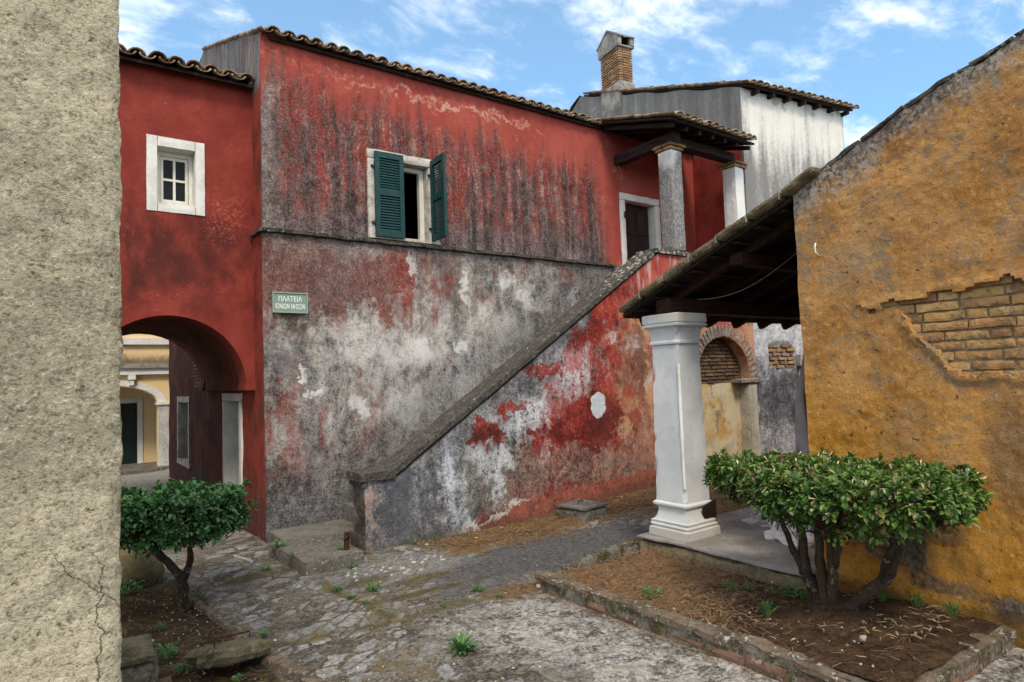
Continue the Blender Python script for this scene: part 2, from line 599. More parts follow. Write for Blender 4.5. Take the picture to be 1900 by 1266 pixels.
    for (cx, cz, rx, rz, f) in ((2.21, 1.73, .045, .09, 1), (2.31, 1.51, .085, .06, 1), (2.84, 1.35, .11, .15, .8), (4.17, 2.02, .1, .10, .85),
                                (4.3, 1.5, .16, .14, .8), (3.64, 2.02, .14, .09, .8), (2.95, 3.08, .3, .08, .6), (4.96, 2.88, .12, .12, .75), (3.58, 2.95, .05, .2, .7), (4.35, 2.75, .05, .2, .7),
                                (5.25, 2.72, .12, .12, .8), (3.3, 1.95, .55, .14, .5), (2.75, 2.2, .3, .12, .5), (5.5, 2.55, .25, .08, .6), (6.2, 2.7, .06, .16, .7), (4.6, 2.45, .12, .12, .75), (3.5, 1.3, .3, .2, .4), (5.0, 2.2, .3, .16, .45)):
        lo = g.mix(blotch(g, xw, zw, cx, cz, rx, rz, mv2, gr2, f, .35), lo, g.mix(g.ss(grit, .38, .55), (.40, .385, .37), (.64, .63, .61)))
    for (cx, cz, rx, rz, f) in ((3.2, 1.9, .7, .35, .6), (4.3, 1.75, .55, .5, .55), (3.4, 1.25, .6, .3, .45), (2.5, 1.35, .3, .35, .4), (5.1, 2.7, .5, .3, .5), (2.6, .75, .35, .2, .35)):
        lo = g.mix(blotch(g, xw, zw, cx, cz, rx, rz, mv2, pa, f, .6) * g.ss(grit * .5 + mv * .6, .46, .66) * .85, lo, (.49, .49, .49))
    foot = g.ss(z + (mv2 - .5) * 1.2 + (gr2 - .5) * .5 + (x - 2) * -.10, 1.15, .2)
    lo = g.mix(foot * .85, lo, g.mix(g.ss(grit, .43, .62), (.028, .026, .026), (.165, .155, .15)))
    lo = g.mix(blotch(g, xw, zw, 2.4, 2.85, .9, .50, mv2, gr2, .8), lo, c_brn)
    lo = g.mix(g.ss(z + (st2 - .5) * .5, 2.95, 3.2) * .5, lo, g.mix(g.ss(grit, .42, .6), (.05, .042, .038), (.25, .22, .20)))
    dg = (x - 2.7) * .645 + .66 - z + (mv2 - .5) * .5 + (gr2 - .5) * .3
    lo = g.mix(g.ss(dg, -.42, .05) * .6, lo, g.mix(g.ss(grit, .42, .6), (.05, .049, .052), (.23, .225, .225)))
    lo = g.mix(g.ss(g.noise(g.st(1, 1, .09, wp), 7, 5, .66) + (gr2 - .5) * .5, .55, .68) * .55, lo, g.mix(g.ss(grit, .42, .58), (.045, .038, .036), (.19, .165, .155)))
    c = g.mix(g.ss(z, 3.235, 3.245), lo, up)
    sp = g.voro(g.warp(P, .02, 18), 34); sp2 = g.voro(g.vm('ADD', g.warp(P, .02, 18), (3, 3, 3)), 52)
    lo = g.mix(g.ss(sp + (gr - .5) * .3, .24, .12) * g.ss(mv2, .42, .6) * .7, lo, (.50, .475, .44))
    lo = g.mix(g.ss(sp2 + (gr - .5) * .3, .26, .14) * g.ss(pb, .42, .58) * .75, lo, (.030, .026, .025))
    up = g.mix(g.ss(sp2 + (gr - .5) * .3, .22, .10) * g.ss(mv2, .45, .62) * .55 * dm, up, (.42, .36, .32))
    c = g.mix(g.ss(z, 3.235, 3.245), lo, up)
    # side wall inside the passage: dull red, with shade painted in, deeper further back; gable above the roof: grey and streaked
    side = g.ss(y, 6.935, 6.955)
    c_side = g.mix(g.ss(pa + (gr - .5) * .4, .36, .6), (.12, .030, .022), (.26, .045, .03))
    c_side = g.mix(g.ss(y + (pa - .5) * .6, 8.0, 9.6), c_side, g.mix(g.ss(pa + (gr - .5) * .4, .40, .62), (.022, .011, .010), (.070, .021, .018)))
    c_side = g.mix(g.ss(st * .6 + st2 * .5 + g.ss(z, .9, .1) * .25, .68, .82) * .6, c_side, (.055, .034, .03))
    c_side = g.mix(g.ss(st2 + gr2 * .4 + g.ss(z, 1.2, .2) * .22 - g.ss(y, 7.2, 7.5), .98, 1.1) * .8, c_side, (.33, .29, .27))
    c_gab = g.ramp(st2 * .45 + grit * .55, [(.38, (.035, .033, .035)), (.5, (.115, .11, .112)), (.64, (.27, .26, .25))])
    c_gab = g.mix(g.ss(st * .6 + pb * .5, .58, .72) * .4, c_gab, (.25, .075, .06))
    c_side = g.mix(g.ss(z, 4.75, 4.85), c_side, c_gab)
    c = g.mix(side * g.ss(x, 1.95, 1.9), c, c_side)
    return dict(c=c, r=.92, h=gr * .5 + gr2 * .4 + mv2 * .5, hd=.016, hs=.7, s=.15)


def m_stair_wall(g):
    P = g.pos(); x, y, z = g.xyz(); xw, zw = warped(g)
    wp = g.warp(P, .10, 2.6)
    pa = g.noise(wp, 3.2, 7, .7)
    pb = g.noise(g.vm('ADD', wp, (4, 8, 1)), 1.6, 6, .68)
    mv = g.noise(g.st(1, 1, .7, g.vm('ADD', wp, (2, 9, 4))), 9, 6, .74)
    st = g.noise(g.st(1, 1, .22, wp), 6, 5, .68)
    wob = g.noise(P, 5.0, 7, .74)
    gr = g.noise(P, 48, 5, .73); gr2 = g.noise(g.vm('ADD', P, (2, 6, 3)), 20, 5, .76)
    grit = gr * .42 + gr2 * .28 + mv * .30
    greyc = g.ramp(grit * .85 + pa * .35 + (st - .5) * .25, [(.48, (.030, .029, .032)), (.56, (.082, .080, .084)), (.63, (.185, .182, .185)), (.71, (.38, .38, .385)), (.79, (.55, .55, .56))])
    redc = g.ramp(grit * .65 + pa * .40, [(.42, (.040, .010, .010)), (.49, (.12, .018, .015)), (.55, (.265, .033, .024)), (.61, (.36, .075, .052)), (.68, (.46, .25, .19)), (.76, (.56, .47, .41))])
    ochc = g.ramp(pb * .4 + grit * .4 + mv * .25, [(.42, (.13, .06, .05)), (.50, (.30, .145, .095)), (.57, (.43, .27, .16)), (.66, (.50, .43, .37))])
    ochc = g.mix(g.ss(pa + (gr - .5) * .5 + (mv - .5) * .5, .49, .62) * .85, ochc, redc)
    ochc = g.mix(g.ss(wob + (gr2 - .5) * .4, .56, .68) * .7, ochc, (.40, .375, .35))
    ochc = g.mix(g.ss(pb + (mv - .5) * .4, .52, .66) * .55, ochc, (.46, .20, .075))
    k = x + (z - 1.0) * -.75 + (wob - .5) * 1.3 + (gr2 - .5) * .3
    f_red = g.ss(k, 4.28, 4.46)
    f_och = g.ss(x + (pb - .5) * 1.8 + (mv - .5) * 1.2 - (z - 1) * .35, 5.20, 6.10)
    c = g.mix(f_red, greyc, redc)
    c = g.mix(f_och, c, ochc)
    c = g.mix(g.ss(mv + (gr - .5) * .6, .58, .70) * .55 * f_red, c, (.40, .22, .17))
    c = g.mix(blotch(g, xw, zw, 4.15, .42, .55, .42, wob, gr2, .7), c, g.mix(g.ss(grit, .42, .6), (.055, .048, .036), (.26, .24, .20)))
    c = g.mix(blotch(g, xw, zw, 5.0, .55, .7, .25, wob, gr2, .65), c, g.mix(g.ss(grit, .42, .6), (.075, .035, .03), (.34, .25, .20)))
    c = g.mix(g.ss(z + (wob - .5) * .9 + (mv - .5) * .6, .85, .35) * g.ss(x, 4.5, 5.2) * g.ss(pa + (gr2 - .5) * .5, .44, .58) * .7, c, g.mix(g.ss(grit, .43, .6), (.065, .048, .04), (.34, .30, .265)))
    c = g.mix(blotch(g, xw, zw, 2.85, .5, .22, .5, wob, gr2, .6), c, (.065, .07, .09))
    c = g.mix(g.ss(x + (mv - .5) * .15, 2.60, 2.50) * g.ss(mv + (st - .5) * .5, .5, .62) * .6, c, (.40, .22, .17))
    for (cx, cz, rx, rz, f, col) in (
            (5.1, 1.62, .28, .24, 1, (.62, .62, .63)), (4.9, 1.47, .18, .18, .9, (.42, .43, .44)), (4.45, 1.18, .36, .2, 1, (.64, .65, .66)),
            (4.30, .98, .22, .2, .85, (.56, .56, .56)), (3.97, .55, .11, .34, .95, (.66, .68, .71)), (3.80, .72, .14, .18, .8, (.6, .61, .62)),
            (3.33, .5, .11, .46, .95, (.60, .63, .69)), (3.46, .25, .07, .28, .7, (.58, .61, .66)), (3.62, .80, .16, .10, .7, (.5, .5, .49)),
            (5.75, 2.05, .14, .12, .8, (.62, .55, .50)), (4.02, 1.14, .12, .12, .8, (.45, .43, .42)), (6.45, 1.55, .07, .14, .8, (.6, .5, .5)),
            (4.12, .72, .14, .1, .8, (.62, .62, .60)), (4.62, .75, .06, .16, .75, (.55, .5, .48)), (5.1, 2.3, .15, .06, .6, (.5, .44, .42)),
            (6.15, 1.95, .18, .14, .6, (.5, .44, .40)), (5.55, .62, .14, .1, .4, (.5, .36, .3)), (5.6, 1.75, .12, .2, .5, (.48, .40, .36)), (3.0, .75, .06, .3, .5, (.5, .5, .5)), (5.35, 1.9, .1, .1, .7, (.55, .5, .48))):
        c = g.mix(blotch(g, xw, zw, cx, cz, rx, rz, mv, gr2, f, .45) * g.ss(grit * .6 + st * .5 + (gr2 - .5) * .3, .44, .66) * .95, c, tuple(q * k_ for q, k_ in zip(col, (.98, 1.0, 1.03))))
    c = g.mix(blotch(g, xw, zw, 5.12, 1.72, .16, .12, wob, gr2, .6), c, (.42, .12, .12))
    for (cx, cz, rx, rz, f) in ((3.88, 1.02, .24, .12, .95), (4.15, 1.28, .22, .08, .9), (4.43, .85, .07, .14, .95), (4.62, 1.66, .3, .08, .9), (5.45, .98, .4, .35, .9), (5.0, 1.0, .25, .2, .9), (6.1, 1.0, .1, .2, .7)):
        c = g.mix(blotch(g, xw, zw, cx, cz, rx, rz, mv, gr2, f, .22), c, redc)
    c = g.mix(blotch(g, xw, zw, 5.55, .95, .25, .3, wob, gr2, .6), c, (.07, .018, .016))
    c = g.mix(blotch(g, xw, zw, 6.25, 1.7, .12, .5, wob, gr2, .6), c, (.09, .025, .02))
    c = g.mix(g.blob(x + (xw - x) * .24, z + (zw - z) * .24, 5.47, 1.215, .115, .15, None, 0, .06), c, g.mix(g.ss(gr2, .4, .6), (.46, .48, .51), (.56, .58, .61)))
    edge = z - g.ss(x, 3.6, 4.4) * .22 - g.ss(x, 4.5, 6.5) * .10 + (wob - .5) * .5
    c = g.mix(g.ss(edge, .05, -.01) * g.ss(x, 3.4, 3.8), c, g.mix(g.ss(grit, .42, .58), (.14, .05, .04), (.36, .11, .075)))
    c = g.mix(g.blob(edge, x, .035, 3.85, .03, .5) * .7 * g.ss(gr2, .35, .5), c, (.62, .60, .57))
    c = g.mix(g.ss(z + (pa - .5) * .4 - g.ss(x, 4, 8) * .25, .14, -.02) * .5, c, (.06, .05, .035))
    cl = g.ss(x + (z - 2.6) * 1.0 + (wob - .5) * .6, 6.1, 6.7) * g.ss(z + (wob - .5) * .4, 2.2, 2.6)
    c = g.mix(cl * .85, c, g.mix(g.ss(pa, .4, .6), (.30, .045, .035), (.42, .085, .06)))
    c = g.mix(cl * g.ss(g.noise(g.st(1, 1, .1), 9, 4, .6), .56, .66) * .7, c, (.46, .36, .33))
    sp = g.voro(g.warp(P, .02, 18), 36)
    c = g.mix(g.ss(sp + (gr - .5) * .3, .22, .10) * g.ss(mv, .45, .62) * .6, c, (.48, .44, .41))
    c = g.mix(g.ss(g.voro(g.vm('ADD', g.warp(P, .02, 18), (3, 3, 3)), 48) + (gr - .5) * .3, .24, .13) * g.ss(wob, .45, .6) * .7, c, (.030, .022, .02))
    c = g.mix(g.ss(x + (pa - .5) * .04, 2.435, 2.415), c, g.mix(g.ss(gr2, .4, .65), (.03, .024, .018), (.10, .08, .06)))
    return dict(c=c, r=.92, h=gr * .4 + gr2 * .4 + wob * .7, hd=.02, hs=.75, s=.15)


WG_SHADE = 7.62


def m_wing(g):
    P = g.pos(); x, y, z = g.xyz()
    wp = g.warp(P, .1, 2)
    pa = g.noise(wp, 2.6, 5, .62); pb = g.noise(g.st(1, 1, .4, wp), 3.0, 5, .65)
    gr = g.noise(P, 42, 5, .75); st = g.noise(g.st(1, 1, .1), 6, 4)
    c = g.mix(g.ss(pa + (gr - .5) * .3, .35, .65), (.180, .029, .021), (.250, .043, .031))
    dk = g.blob(x, z, .75, 2.95, .9, .42, pa, 1.3, .7)
    c = g.mix(dk * .85 * g.ss(pb, .3, .55), c, (.060, .018, .015))
    c = g.mix(g.ss(pb * .7 + (gr - .5) * .5 + g.ss(z, 3.3, 2.6) * .08, .50, .66) * .45, c, (.10, .024, .019))
    c = g.mix(g.blob(x, z, 1.5, 3.4, .2, .3, pb, 1.2, .6) * g.ss(gr, .52, .62) * .6, c, (.52, .15, .10))
    c = g.mix(g.ss(gr + pa * .3, .79, .86) * .45, c, (.5, .25, .19))
    vault_shade = g.ss(y, WG_SHADE, WG_SHADE + .05)  # shade of the vault painted in as darker plaster behind the arch front
    c = g.mix(vault_shade, c, g.mix(g.ss(pa + (gr - .5) * .4, .38, .62), (.060, .020, .017), (.15, .034, .026)))
    return dict(c=c, r=.9, h=gr * .5 + pa * .5, hd=.012, hs=.6, s=.15)


def m_white_house(g):
    P = g.pos(); x, y, z = g.xyz()
    wp = g.warp(P, .1, 2)
    pa = g.noise(wp, 2.6, 6, .68); st = g.noise(g.st(1, 1, .08), 4.2, 4, .6); st2 = g.noise(g.st(1, 1, .12), 10, 4, .65)
    gr = g.noise(P, 45, 5, .76); gr2 = g.noise(P, 17, 5, .74)
    grit = gr * .55 + gr2 * .45
    front = g.mix(g.ss(st * .7 + st2 * .4 + (gr2 - .5) * .4 + g.ss(z, 5.6, 4.5) * .34, .50, .92), (.66, .65, .61), (.20, .197, .19))
    front = g.mix(g.ss(st2 * .7 + st * .4 + (gr - .5) * .3, .62, .78) * g.ss(z, 5.2, 4.6) * .35, front, (.19, .187, .183))
    front = g.mix(g.ss(pa + (gr - .5) * .4 + g.ss(z, 5.55, 5.95) * .16, .68, .78) * .7, front, (.26, .25, .235))
    low = g.ramp(grit * .75 + pa * .4 + g.ss(z, 1.5, 2.1) * .07 - g.blob(z, x, 1.1, 9.4, .42, .8, pa, .6, .5) * .10, [(.44, (.045, .043, .05)), (.55, (.16, .155, .165)), (.64, (.40, .40, .42)), (.74, (.62, .62, .63))])
    front = g.mix(g.ss(z, 2.6, 3.4), low, front)
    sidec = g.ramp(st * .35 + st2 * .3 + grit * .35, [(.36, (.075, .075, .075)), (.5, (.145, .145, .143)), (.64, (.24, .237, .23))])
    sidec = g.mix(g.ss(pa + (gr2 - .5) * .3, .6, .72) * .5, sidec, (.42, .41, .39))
    inporch = g.ss(z, 5.26, 5.22) * g.ss(y, 5.84, 5.86)
    sidec = g.mix(inporch, sidec, g.mix(g.ss(pa, .36, .64), (.23, .035, .026), (.34, .058, .042)))
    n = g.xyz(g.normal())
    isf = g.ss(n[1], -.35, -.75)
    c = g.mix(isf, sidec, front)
    return dict(c=c, r=.92, h=grit + pa * .4, hd=.015, hs=.6, s=.15)


def m_yellow(g):
    P = g.pos(); x, y, z = g.xyz()
    wp = g.warp(P, .12, 2.2)
    pa = g.noise(wp, 2.4, 6, .66); pb = g.noise(g.vm('ADD', wp, (5, 2, 7)), 5.5, 6, .7)
    gr = g.noise(P, 36, 5, .74); lump = g.noise(g.warp(P, .012, 20), 30, 6, .76); mid = g.noise(g.vm('ADD', g.warp(P, .03, 6), (3, 2, 1)), 10, 6, .74); pit = g.noise(g.st(1, 1, 1.3), 19, 4, .62)
    st = g.noise(g.st(1, 1, .2), 5, 4)
    c = g.mix(g.ss(pa + (gr - .5) * .4, .34, .64), (.33, .155, .042), (.455, .245, .088))
    warm = g.ss(z + (pa - .5) * 1.0 + (y - 1.6) * -.35, 1.7, .6)
    c = g.mix(warm * .85, c, g.mix(g.ss(pb, .4, .6), (.40, .165, .013), (.51, .245, .032)))
    c = g.mix(g.ss(pb + (gr - .5) * .6 + (st - .5) * .3, .50, .66) * .70 * (1 - warm * .75), c, (.185, .155, .115))
    c = g.mix(g.ss(lump + (gr - .5) * .5, .54, .70) * .6, c, (.62, .40, .19))
    c = g.mix(g.ss(lump + (gr - .5) * .5, .44, .32) * .6, c, (.10, .066, .034))
    c = g.mix(g.ss(g.noise(g.vm('ADD', wp, (3, 3, 1)), 1.3, 5, .65) + (gr - .5) * .3, .54, .68) * .45 * (1 - warm), c, (.20, .175, .14))
    c = g.mix(g.ss(pit + (lump - .5) * .4, .36, .28) * .8, c, (.06, .042, .022))
    c = g.mix(g.ss(mid + (gr - .5) * .5 + (pa - .5) * .4, .56, .68) * .5 * (1 - warm * .6), c, (.155, .14, .115))
    # grey lichen along the sloping top
    ed = z + y * .43
    c = g.mix(g.ss(ed + (pa - .5) * .55 + (mid - .5) * .7, 3.58, 3.82) * .85, c, g.mix(g.ss(gr * .5 + pb * .5, .42, .58), (.075, .07, .068), (.36, .335, .30)))
    c = g.mix(g.ss(ed + (pb - .5) * .12, 3.715, 3.76) * g.ss(lump + pa * .3, .75, .55), c, g.mix(g.ss(gr, .4, .62), (.05, .045, .045), (.26, .22, .19)))
    # dark scuffs and mould near the ground
    for (cy, cz, ry, rz, f) in ((1.78, .52, .10, .20, .9), (1.95, .50, .16, .10, .8), (2.05, .62, .14, .12, .7), (1.62, .30, .2, .05, .7), (1.6, .62, .1, .07, .6), (1.25, .26, .16, .07, .9), (1.25, 1.05, .12, .3, .45)):
        c = g.mix(g.blob(y, z, cy, cz, ry, rz, pb, 1.0, .5) * f, c, g.mix(g.ss(gr, .4, .6), (.035, .033, .033), (.12, .11, .10)))
    c = g.mix(g.ss(z + (pb - .5) * .25, .30, .16) * .75, c, (.06, .045, .02))
    return dict(c=c, r=.95, h=lump * .85 + mid * .35 + gr * .45 + g.ss(pit, .27, .36) * .3, hd=.024, hs=1.0, s=.12)


def m_beige(g):
    P = g.pos(); x, y, z = g.xyz()
    wp = g.warp(P, .05, 5)
    pa = g.noise(wp, 2.0, 6, .66); lump = g.noise(g.warp(P, .01, 25), 48, 5, .74); mid = g.noise(g.vm('ADD', g.warp(P, .03, 7), (3, 2, 1)), 11, 6, .74); gr = g.noise(P, 110, 4, .72)
    pit = g.voro(g.warp(P, .015, 30), 30); pit2 = g.noise(g.st(1, 1, 1.15, wp), 27, 5, .66)
    c = g.mix(g.ss(pa * .6 + mid * .5, .42, .66), (.36, .322, .218), (.55, .495, .355))
    c = g.mix(g.ss(g.noise(P, 1.0, 5) + (mid - .5) * .5, .46, .64) * .78, c, (.245, .226, .16))
    c = g.mix(g.ss(lump + (gr - .5) * .9, .50, .32) * .68, c, (.10, .09, .066))
    c = g.mix(g.ss(lump + (gr - .5) * .9, .56, .72) * .6, c, (.66, .61, .49))
    c = g.mix(g.ss(pit2 + (lump - .5) * .45, .33, .26) * .8, c, (.040, .036, .028))
    c = g.mix(g.ss(z + (pa - .5) * .9, 1.30, .75) * g.ss(x, .05, -.35) * g.ss(pit + (lump - .5) * .5, .36, .18) * .9, c, (.045, .05, .055))
    cx_ = x - .118 + (g.noise(g.st(0, 0, 1), 7, 6, .68) - .5) * .16
    crack = g.math('ABSOLUTE', cx_) + (gr - .5) * .004
    wdt = g.ss(z, 1.15, .80)
    ck = g.ss(crack - wdt * .0008, .0018, .0003) * g.ss(z, 1.14, 1.08)
    cx2 = x + (z - 1.10) * .9 - .06 + (g.noise(g.st(1, 0, 1), 8, 5, .65) - .5) * .10
    ck2 = g.ss(g.math('ABSOLUTE', cx2) + (gr - .5) * .004, .0024, .0006) * g.ss(z, 1.20, 1.16) * g.ss(x, .0, .03)
    ck = g.mx(ck, ck2 * .7)
    c = g.mix(ck * .75, c, (.06, .048, .034))
    return dict(c=c, r=.95, h=lump * .7 + mid * .55 + gr * .25 + g.ss(pit2, .28, .40) * .35 - ck * .5, hd=.022, hs=1.0, s=.12)


def simple(base, dark, sc=4.0, grs=45, amt=.7, rough=.85, hd=.01, spots=None, stz=1.0, s=.2, lo=.42, hi=.62):
    def fn(g):
        P = g.pos()
        pa = g.noise(g.warp(g.st(1, 1, stz), .08, 3), sc, 6, .66); gr = g.noise(P, grs, 5, .74)
        c = g.mix(g.ss(pa * .6 + gr * .4, lo, hi) * amt, base, dark)
        if spots: c = g.mix(g.ss(g.noise(P, 28, 4, .7) + pa * .25, .70, .78) * spots[1], c, spots[0])
        return dict(c=c, r=rough, h=gr * .6 + pa * .4, hd=hd, hs=.7, s=s)
    return fn


def m_coping(g):
    P = g.pos(); x, y, z = g.xyz()
    pa = g.noise(g.warp(P, .08, 3), 3.4, 6, .68); gr = g.noise(P, 46, 5, .76); gr2 = g.noise(P, 18, 5, .74)
    c = g.ramp(gr * .6 + gr2 * .4, [(.38, (.024, .021, .018)), (.48, (.055, .050, .043)), (.57, (.115, .106, .094)), (.68, (.28, .265, .24))])
    c = g.mix(g.ss(pa + (gr - .5) * .4, .5, .66) * .7, c, (.055, .047, .038))
    c = g.mix(g.ss(gr2 + g.ss(z, 2.2, 3.0) * .10, .63, .72) * .8, c, (.56, .53, .49))
    return dict(c=c, r=.93, h=gr * .5 + gr2 * .5, hd=.02, hs=.8, s=.15)


def m_tile(g):
    P = g.pos(); i = g.island()
    c = g.ramp(i, [(0, (.15, .10, .07)), (.25, (.26, .17, .11)), (.5, (.36, .25, .155)), (.75, (.24, .19, .14)), (1, (.44, .35, .24))])
    pa = g.noise(g.warp(P, .05, 6), 9, 6, .72); gr = g.noise(P, 60, 4, .72)
    c = g.mix(g.ss(pa * .7 + gr * .35, .47, .62) * .8, c, (.055, .05, .042))
    c = g.mix(g.ss(g.noise(P, 17, 4, .7), .58, .7) * .55, c, (.38, .36, .30))
    return dict(c=c, r=.93, h=pa + gr * .4, hd=.01, hs=.7, s=.12)


def m_brick(g, dim=1.0, pal=None):
    P = g.pos(); i = g.island()
    k = lambda c: tuple(q * dim for q in c)
    c = g.ramp(i, [(j / (len(pal) - 1), q) for j, q in enumerate(pal)]) if pal else g.ramp(i, [(0, k((.17, .085, .052))), (.2, k((.33, .205, .095))), (.4, k((.26, .13, .07))), (.6, k((.37, .245, .12))), (.8, k((.16, .085, .062))), (1, k((.33, .22, .11)))])
    pa = g.noise(g.warp(P, .04, 6), 11, 6, .72); gr = g.noise(P, 60, 4, .72)
    c = g.mix(g.ss(pa * .7 + gr * .35, .50, .64) * .75, c, k((.09, .075, .055)))
    c = g.mix(g.ss(g.noise(g.vm('ADD', P, (3, 3, 3)), 15, 5, .7), .56, .7) * .5, c, k((.46, .35, .2)))
    return dict(c=c, r=.93, h=pa + gr * .5, hd=.012, hs=.8, s=.12)


def m_wood(base, dark, axis=0):
    def fn(g):
        s = [14, 14, 14]; s[axis] = 1.2
        gr = g.noise(g.vm('MULTIPLY', g.pos(), tuple(s)), 2.4, 5, .65, .4); i = g.island()
        c = g.mix(g.ss(gr, .35, .65), dark, base)
        c = g.mix(i * .4, c, dark)
        return dict(c=c, r=.8, h=gr, hd=.006, hs=.7, s=.2)
    return fn


def m_ground(g):
    P = g.pos(); x, y, z = g.xyz()
    wp = g.warp(g.st(1, 1, 0), .09, 3.0, 4)
    wq = g.warp(wp, .035, 11, 3)
    pa = g.noise(wp, 2.2, 6, .66); pb = g.noise(wp, 6.0, 6, .7); gr = g.noise(P, 48, 5, .76); gr2 = g.noise(P, 20, 5, .74)
    grit = gr * .55 + gr2 * .45
    # --- rubble-stone paving with lime joints
    rot = g.node('ShaderNodeVectorRotate', rotation_type='Z_AXIS')
    g.put(rot.inputs['Vector'], wq); rot.inputs['Angle'].default_value = -.62
    rp = g.st(1.0, 1.75, 0, E(g, rot.outputs[0]))
    ed = g.voro(rp, 5.4, 'DISTANCE_TO_EDGE'); cell = g.voro(rp, 5.4, 'F1', 1)
    cid = g.xyz(cell)[0]
    stone = g.ss(ed + (gr2 - .5) * .12 + (gr - .5) * .05, .045, .095)
    present = g.ss(cid + (pa - .5) * 1.1, .30, .50)
    stone = stone * present
    sc = g.mix(cid, (.15, .145, .14), (.34, .335, .325))
    sc = g.mix(g.ss(grit, .60, .42) * .75, sc, (.085, .078, .07))
    mort = g.mix(g.ss(grit + (pa - .5) * .4, .4, .62), (.045, .037, .027), (.20, .178, .145))
    pave = g.mix(stone, mort, sc)
    # --- pale lichened concrete on the near right
    lic = g.ramp(grit * .60 + pb * .38 + pa * .16, [(.48, (.026, .023, .020)), (.525, (.085, .078, .069)), (.565, (.21, .20, .183)), (.61, (.40, .385, .355)), (.68, (.62, .605, .57))])
    lic = g.mix(g.ss(ed + (gr2 - .5) * .2, .07, .01) * .22, lic, (.065, .058, .048))
    lic = g.mix(g.ss(pb + (gr - .5) * .4, .54, .66) * .55, lic, (.14, .132, .125))
    f_lic = g.ss(x + (pa - .5) * .9 + (y - 3.4) * .25, 1.75, 2.35) * g.ss(y + (pa - .5) * .4 - (x - 2.0) * .05, 4.15, 3.95)
    c = g.mix(f_lic * .85, pave, lic)
    # --- dark asphalt patch
    asph = g.mix(g.ss(grit, .42, .62), (.055, .054, .054), (.125, .121, .118))
    asph = g.mix(g.ss(gr, .64, .72) * .6, asph, (.36, .35, .33))
    f_as = g.blob(x, y, 3.75, 4.62, 1.15, .5, pa, .55, .15)
    f_as = g.mx(f_as, g.blob(x, y, 2.75, 4.35, .45, .28, pb, .6, .3) * .8)
    c = g.mix(f_as, c, asph)
    # --- concrete with pebbles beside the slab
    f_pb = g.blob(x, y, 2.35, 5.1, .72, .36, pa, .45, .3)
    c = g.mix(f_pb * .85, c, g.mix(g.ss(grit, .4, .62), (.09, .085, .078), (.27, .26, .245)))
    # --- brown needle mould along the stair wall and under the portico
    mould = g.mix(g.ss(pb * .5 + grit * .5, .38, .62), (.045, .026, .010), (.20, .105, .036))
    f_mo = g.ss(y + (pa - .5) * 1.1 + (pb - .5) * .8 + (gr2 - .5) * .3, 4.95, 5.3) * g.ss(x, 2.75, 3.2)
    f_mo = g.mx(f_mo, g.ss(x + (pa - .5) * .8, 5.0, 5.6) * g.ss(y, 3.9, 4.3) * g.ss(y, 13, 11))
    f_mo = g.mx(f_mo, g.blob(x, y, 3.2, 4.0, .5, .10, pb, .7, .4))
    f_mo = g.mx(f_mo, g.blob(x, y, 4.6, 4.15, .8, .22, pb, .7, .4))
    c = g.mix(f_mo * .92, c, mould)
    # --- moss and soil in the open joints
    moss = g.mix(g.ss(pb, .4, .62), (.035, .032, .010), (.12, .085, .022))
    jl = g.math('ABSOLUTE', (x - (1.78 + (5.2 - y) * .10)) + (pb - .5) * .22 + (pa - .5) * .2)
    j1 = g.ss(jl, .07, .02) * g.ss(y, 3.8, 4.0) * g.ss(y, 5.35, 5.15)
    j2 = g.ss(g.math('ABSOLUTE', y - 4.02 - (1.85 - x) * .2 * g.ss(x, 1.9, 1.8) + (pb - .5) * .26 + (pa - .5) * .2), .10, .02) * g.ss(x, 3.1, 2.9)
    j3 = g.blob(x, y, 2.45, 4.75, .32, .09, pb, .9, .35)
    j4 = g.blob(x, y, 2.05, 4.98, .22, .12, pb, .9, .35)
    j5 = g.blob(x, y, 1.42, 5.75, .35, .12, pb, .9, .4)
    j6 = g.blob(x, y, 2.2, 4.42, .7, .05, pb, .9, .4)
    j7 = g.blob(x, y, 2.2, 3.9, .03, .6, pb, .9, .4) * .6
    jj = g.mx(g.mx(g.mx(j1, j2), g.mx(j3, j4)), g.mx(g.mx(j5, j6), j7))
    m_any = g.ss(pb + (pa - .5) * .9 + (gr2 - .5) * .3, .55, .66) * .6 * (1 - f_lic * .6)
    c = g.mix(g.mx(jj * g.ss(pb + gr2 * .5 + (pa - .5) * .4, .58, .76) * .85, m_any * (1 - f_as)), c, moss)
    damp = g.ss(g.noise(g.vm('ADD', wp, (4, 2, 0)), 1.1, 5, .62) + (pb - .5) * .3, .50, .62)
    c = g.mix(damp * .35 * g.ss(x, 2.9, 2.2), c, (.048, .042, .034))
    # --- soil of the left bed
    f_so = g.ss(x + (pb - .5) * .06 + (y - 4.6) * .05, 1.02, .96) * g.ss(y + (pa - .5) * .5, 6.4, 6.1)
    soil = g.mix(g.ss(pb * .5 + grit * .5, .38, .64), (.014, .010, .005), (.070, .046, .023))
    soil = g.mix(g.ss(pa + (gr2 - .5) * .4, .54, .66) * .6, soil, (.065, .056, .014))
    soil = g.mix(g.ss(gr, .66, .72) * .6, soil, (.34, .29, .22))
    c = g.mix(f_so, c, soil)
    # --- far yard
    c = g.mix(g.ss(y, 11.5, 12.5), c, g.mix(g.ss(grit, .4, .6), (.17, .163, .15), (.30, .288, .265)))
    h = stone * (1 - f_lic) * (1 - f_so) * .5 + grit * .35 + pb * .35
    return dict(c=c, r=.92, h=h, hd=.03, hs=.9, s=.2)


